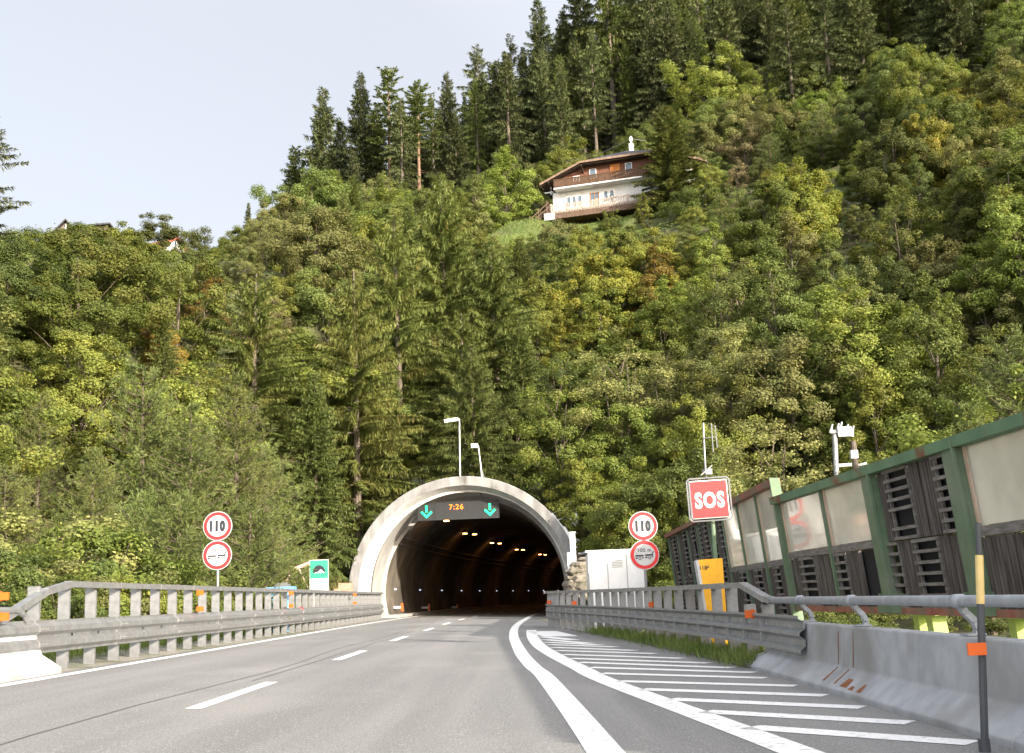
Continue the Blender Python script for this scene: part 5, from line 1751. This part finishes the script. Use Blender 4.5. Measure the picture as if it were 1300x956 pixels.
def pick(z):
    if z == 'ridge': return rr.choice(['tall0', 'tall1', 'tall2', 'tall2']), rr.choice(['needle_dark', 'needle_dark', 'needle_spruce']), rr.uniform(20, 27)
    if z == 'upper right':
        if rr.random() < .8: return rr.choice(['tall0', 'tall1', 'tall2']), rr.choice(['needle_dark', 'needle_dark', 'needle_spruce']), rr.uniform(19, 27)
        return rr.choice(['broad0', 'broad2']), rr.choice(['leaf_mid', 'leaf_fresh']), rr.uniform(10, 14)
    if z == 'left crest': return rr.choice(['broad0', 'broad1', 'broad2', 'broad3', 'airy0']), rr.choice(['leaf_mid', 'leaf_green', 'leaf_olive', 'leaf_mid']), rr.uniform(7, 10)
    if z == 'left slope': return rr.choice(['broad0', 'broad1', 'broad2', 'broad3', 'airy1', 'oval0', 'spruce1']), rr.choice(['leaf_mid', 'leaf_green', 'leaf_olive', 'leaf_green', 'leaf_yellow']), rr.uniform(8, 12)
    if z == 'above the arch':
        if rr.random() < .4: return rr.choice(['spruce0', 'drooping0']), rr.choice(['needle_spruce', 'needle_pale']), rr.uniform(9, 14)
        return rr.choice(['broad0', 'broad1', 'broad3']), rr.choice(['leaf_mid', 'leaf_green', 'leaf_mid']), rr.uniform(7, 10)
    if z == 'meadow edge': return rr.choice(['broad0', 'broad1', 'airy0', 'oval1', 'spruce1']), rr.choice(['leaf_green', 'leaf_fresh', 'leaf_olive', 'leaf_mid']), rr.uniform(8, 12)
    if z == 'beside chalet': return rr.choice(['broad0', 'broad1', 'airy0', 'oval1', 'broad3', 'spruce0', 'bigpine']), rr.choice(['leaf_mid', 'leaf_olive', 'leaf_fresh', 'leaf_mid']), rr.uniform(8, 13)
    if z == 'right slope': return rr.choice(['broad0', 'broad1', 'broad2', 'oval0', 'oval1', 'airy0']), rr.choice(['leaf_green', 'leaf_green', 'leaf_olive', 'leaf_mid', 'leaf_yellow']), rr.uniform(8, 12)
    return rr.choice(['broad0', 'broad1', 'broad2', 'broad3', 'oval1', 'airy1']), rr.choice(['leaf_green', 'leaf_green', 'leaf_olive', 'leaf_yellow', 'leaf_mid']), rr.uniform(8, 12)


count = 0
tries = 0
hx0, hx1 = HO.x - 13, HO.x + 11
while tries < 16000 and count < 640:
    tries += 1
    Y = rr.uniform(40, 245); X = rr.uniform(-.62, .60) * Y
    z = gz(X, Y)
    px, py = proj((X, Y, z))
    if not (-160 < px < 1480): continue
    base = float(-.033 * np.clip(X, -9, 6))
    if z - base < (1.0 if X < 6 else .2) and not (X > 13 and Y > 42): continue      # flat road corridor
    if abs(X - axis(Y)) < 8.0 and Y < 77: continue
    if X < -8 and Y < 56 and px > -50 and rr.random() < .75: continue
    if hx0 < X < hx1 and 131 < Y < 160: continue       # chalet
    if -7 < X < 15 and 126 < Y < 146: continue         # lawn
    c = hit(1045, 236)
    if abs(X - c.x) < 3.2 and c.y - 5 < Y < c.y + 6: continue
    if py > 860: continue
    zn = zone(px, py, Y, X)
    if zn == 'ridge' and px < 690 and rr.random() < .72: continue
    key, mat, h = pick(zn)
    basek = key.rstrip('0123456789')
    if mat == 'leaf_yellow' and Y < 90: mat = 'leaf_green'
    if basek in ('spruce', 'drooping') and mat.startswith('leaf'): mat = 'needle_spruce'
    if basek == 'bigpine': mat = 'needle_pine'
    if basek in ('broad', 'oval', 'airy') and mat.startswith('needle'): mat = 'leaf_mid'
    sp = 3.1 if zn in ('ridge', 'upper right') else 3.3
    if any((X - a) ** 2 + (Y - b) ** 2 < (sp * .62 + c_) ** 2 * .52 for a, b, c_ in PLACED): continue
    # keep the sky line of the photograph: no crown above it
    tpx, tpy = proj((X, Y, z + h))
    SKX = ([-200, 0, 60, 150, 260, 300, 345, 375, 400, 460, 540, 600, 640, 680, 720], [290, 288, 292, 288, 296, 290, 268, 205, 150, 110, 125, 95, 60, 20, -300])
    sky = max(np.interp(tpx, *SKX), np.interp(tpx - .28 * h / Y * 1500, *SKX) - .25 * h / Y * 1500)
    sky += rr.uniform(-9, 16) if sky > 240 else 0
    if tpy < sky:
        h2 = h
        while h2 > 5 and proj((X, Y, z + h2))[1] < sky: h2 -= .5
        if h2 <= 5: continue
        h = h2
    if 610 < tpx < 915 and Y < 139:
        lim = np.interp(tpx, [610, 650, 700, 750, 805, 830, 915], [288, 297, 291, 283, 283, 284, 272])
        while h > 2.5 and proj((X, Y, z + h))[1] < lim: h -= .4
        if h <= 3.8: key, basek, h, mat = 'bush1', 'bush', rr.uniform(1.6, 2.8), rr.choice(['leaf_green', 'leaf_olive', 'leaf_mid'])
    if 1020 < tpx < 1070 and Y < c.y:
        while h > 2.5 and proj((X, Y, z + h))[1] < 244: h -= .4
        if h <= 3.5: continue
    if 1030 < tpx < 1120 and Y < 66: continue
    if 13 < X < 22 and Y < 61: continue
    if 17 < X < 36 and 106 < Y < 134: h = min(h, rr.uniform(4.5, 6.5))
    # something of it must be in sight of the camera over the terrain
    vis = False
    for f in (1.0, .6):
        P1 = Vector((X, Y, z + h * f)); ok = True
        for k in range(8, 40):
            q = CAM.lerp(P1, k / 40)
            if q.z < gz(q.x, q.y) - .3 and q.y > 70: ok = False; break
        if ok: vis = True
    if not vis: continue
    nm = KIND_NAME[basek].replace('_', ' ')
    lab = '%s %s %s' % (COLW[mat], nm, ZT[zn])
    plant(key, mat, Vector((X, Y, z - .3)), h, rr.random() * 6.28, lab, rr.uniform(1.0, 1.3), lab.replace(' tree', ' trees').replace('bush', 'bushes'), sp * .62)
    count += 1
print('fill trees', count, 'tries', tries)

# bushes closing the foot of the slope and behind the barrier
spots = []
for i in range(30): spots.append((rr.uniform(-30, -14.5), rr.uniform(48, 68), rr.uniform(1.8, 3.4), 'on the grassy foot of the left slope'))
for i in range(16): spots.append((rr.uniform(8.5, 15), rr.uniform(14, 44), rr.uniform(1.2, 2.0), 'behind the noise barrier'))
for i in range(26): spots.append((rr.uniform(5.6, 18), rr.uniform(63, 74), rr.uniform(1.8, 3.4), 'at the foot of the slope right of the arch'))
for i in range(16): spots.append((rr.uniform(-19, -13.2), rr.uniform(66, 82), rr.uniform(1.6, 3.2), 'at the foot of the slope left of the arch'))
for i in range(24): spots.append((rr.uniform(-17, -12.6), rr.uniform(20, 60), rr.uniform(1.0, 1.9), 'along the back of the left guard rail'))
for i in range(14): spots.append((rr.uniform(-11, 5), rr.uniform(78, 84), rr.uniform(1.6, 3.0), 'on the cover above the arch'))
for (X, Y, h, where) in spots:
    if abs(X - axis(Y)) < 8.6 and Y < 77.5: continue
    mat = rr.choice(['leaf_green', 'leaf_mid', 'leaf_olive', 'leaf_mid'])
    lab = '%s bush %s' % (COLW[mat], where)
    plant('bush%d' % rr.randint(0, 1), mat, Vector((X, Y, gz(X, Y) - .2)), h, rr.random() * 6.28, lab, rr.uniform(1.1, 1.6), lab.replace('bush', 'bushes'), .5)


# ------------------------------------------------------------------ ground cover (uncountable)
def cover(name, n, sampler, L, W, mat, upright, label):
    g = np.random.default_rng(hash(name) % 1000 + 3)
    X, Y = sampler(g, n)
    Z = hz(X, Y)
    P = np.stack([X, Y, Z], -1)
    m = len(X)
    if upright:
        d = unit(np.stack([g.normal(size=m) * .35, g.normal(size=m) * .35, np.ones(m)], -1))
        N = unit(np.cross(d, g.normal(size=(m, 3))))
        ln = L * g.uniform(.5, 1.4, m)
        V = leaf_quads(P + d * ln[:, None] * .48, N, d, ln, np.full(m, W))
    else:
        P[:, 2] += g.random(m) ** 1.5 * .9
        N = unit(np.stack([g.normal(size=m) * .6, g.normal(size=m) * .6 - .4, np.ones(m)], -1))
        ln = L * g.uniform(.6, 1.4, m)
        V = leaf_quads(P, N, g.normal(size=(m, 3)), ln, ln * .6)
    o = quads_object(name, V, np.clip(.5 * (np.sin(X * 1.3) * np.sin(Y * 1.1) + 1) * .6 + g.random(m) * .4, 0, 1), M[mat])
    tag(o, label, None, None, 'stuff')


def s_rail(g, n):                          # tufts under and behind the right rail
    d = g.random(n) ** 1.3
    Y = 20.5 + d * 20
    xr = np.interp(Y, [p.y for p in RPs][::-1], [p.x for p in RPs][::-1])
    return xr + g.normal(size=n) * .30 + .22, Y


def s_left(g, n):
    Y = g.uniform(14, 70, n); return -8.9 - g.random(n) ** 1.4 * 5, Y


def s_right(g, n):
    Y = g.uniform(20, 66, n)
    return g.uniform(0, 1, n) ** .8 * 7 + np.interp(Y, [20, 40, 66], [5.0, 4.2, 6.0]), Y


def s_slope(g, n):
    Y = g.uniform(60, 150, n); X = g.uniform(-.55, .55, n) * Y
    k = (hz(X, Y) > 1.5) & ~((np.abs(X - (-3.2)) < 7.3) & (Y < 77)) & ~((X > -7) & (X < 17) & (Y > 124) & (Y < 150)) & ~((np.abs(X - (-3.45 + np.maximum(0, Y - 50) ** 2 / 1200)) < 7.4) & (hz(X, Y) < 9.0))
    return X[k], Y[k]


def s_lawn(g, n):
    return g.uniform(-6, 16, n), g.uniform(122, 141, n)


cover('grass', 9000, s_rail, .28, .018, 'grass', True, 'rough green grass growing under the right guard rail')
cover('grass', 16000, s_left, .38, .022, 'grass', True, 'rough grass behind the left guard rail')
cover('grass', 9000, s_right, .35, .022, 'grass', True, 'rough grass behind the right guard rail')
cover('undergrowth', 60000, s_slope, .30, .2, 'leaf_mid', False, 'low leafy undergrowth covering the wooded slope')
cover('grass', 22000, s_lawn, .32, .06, 'grass', True, 'short meadow grass below the chalet')
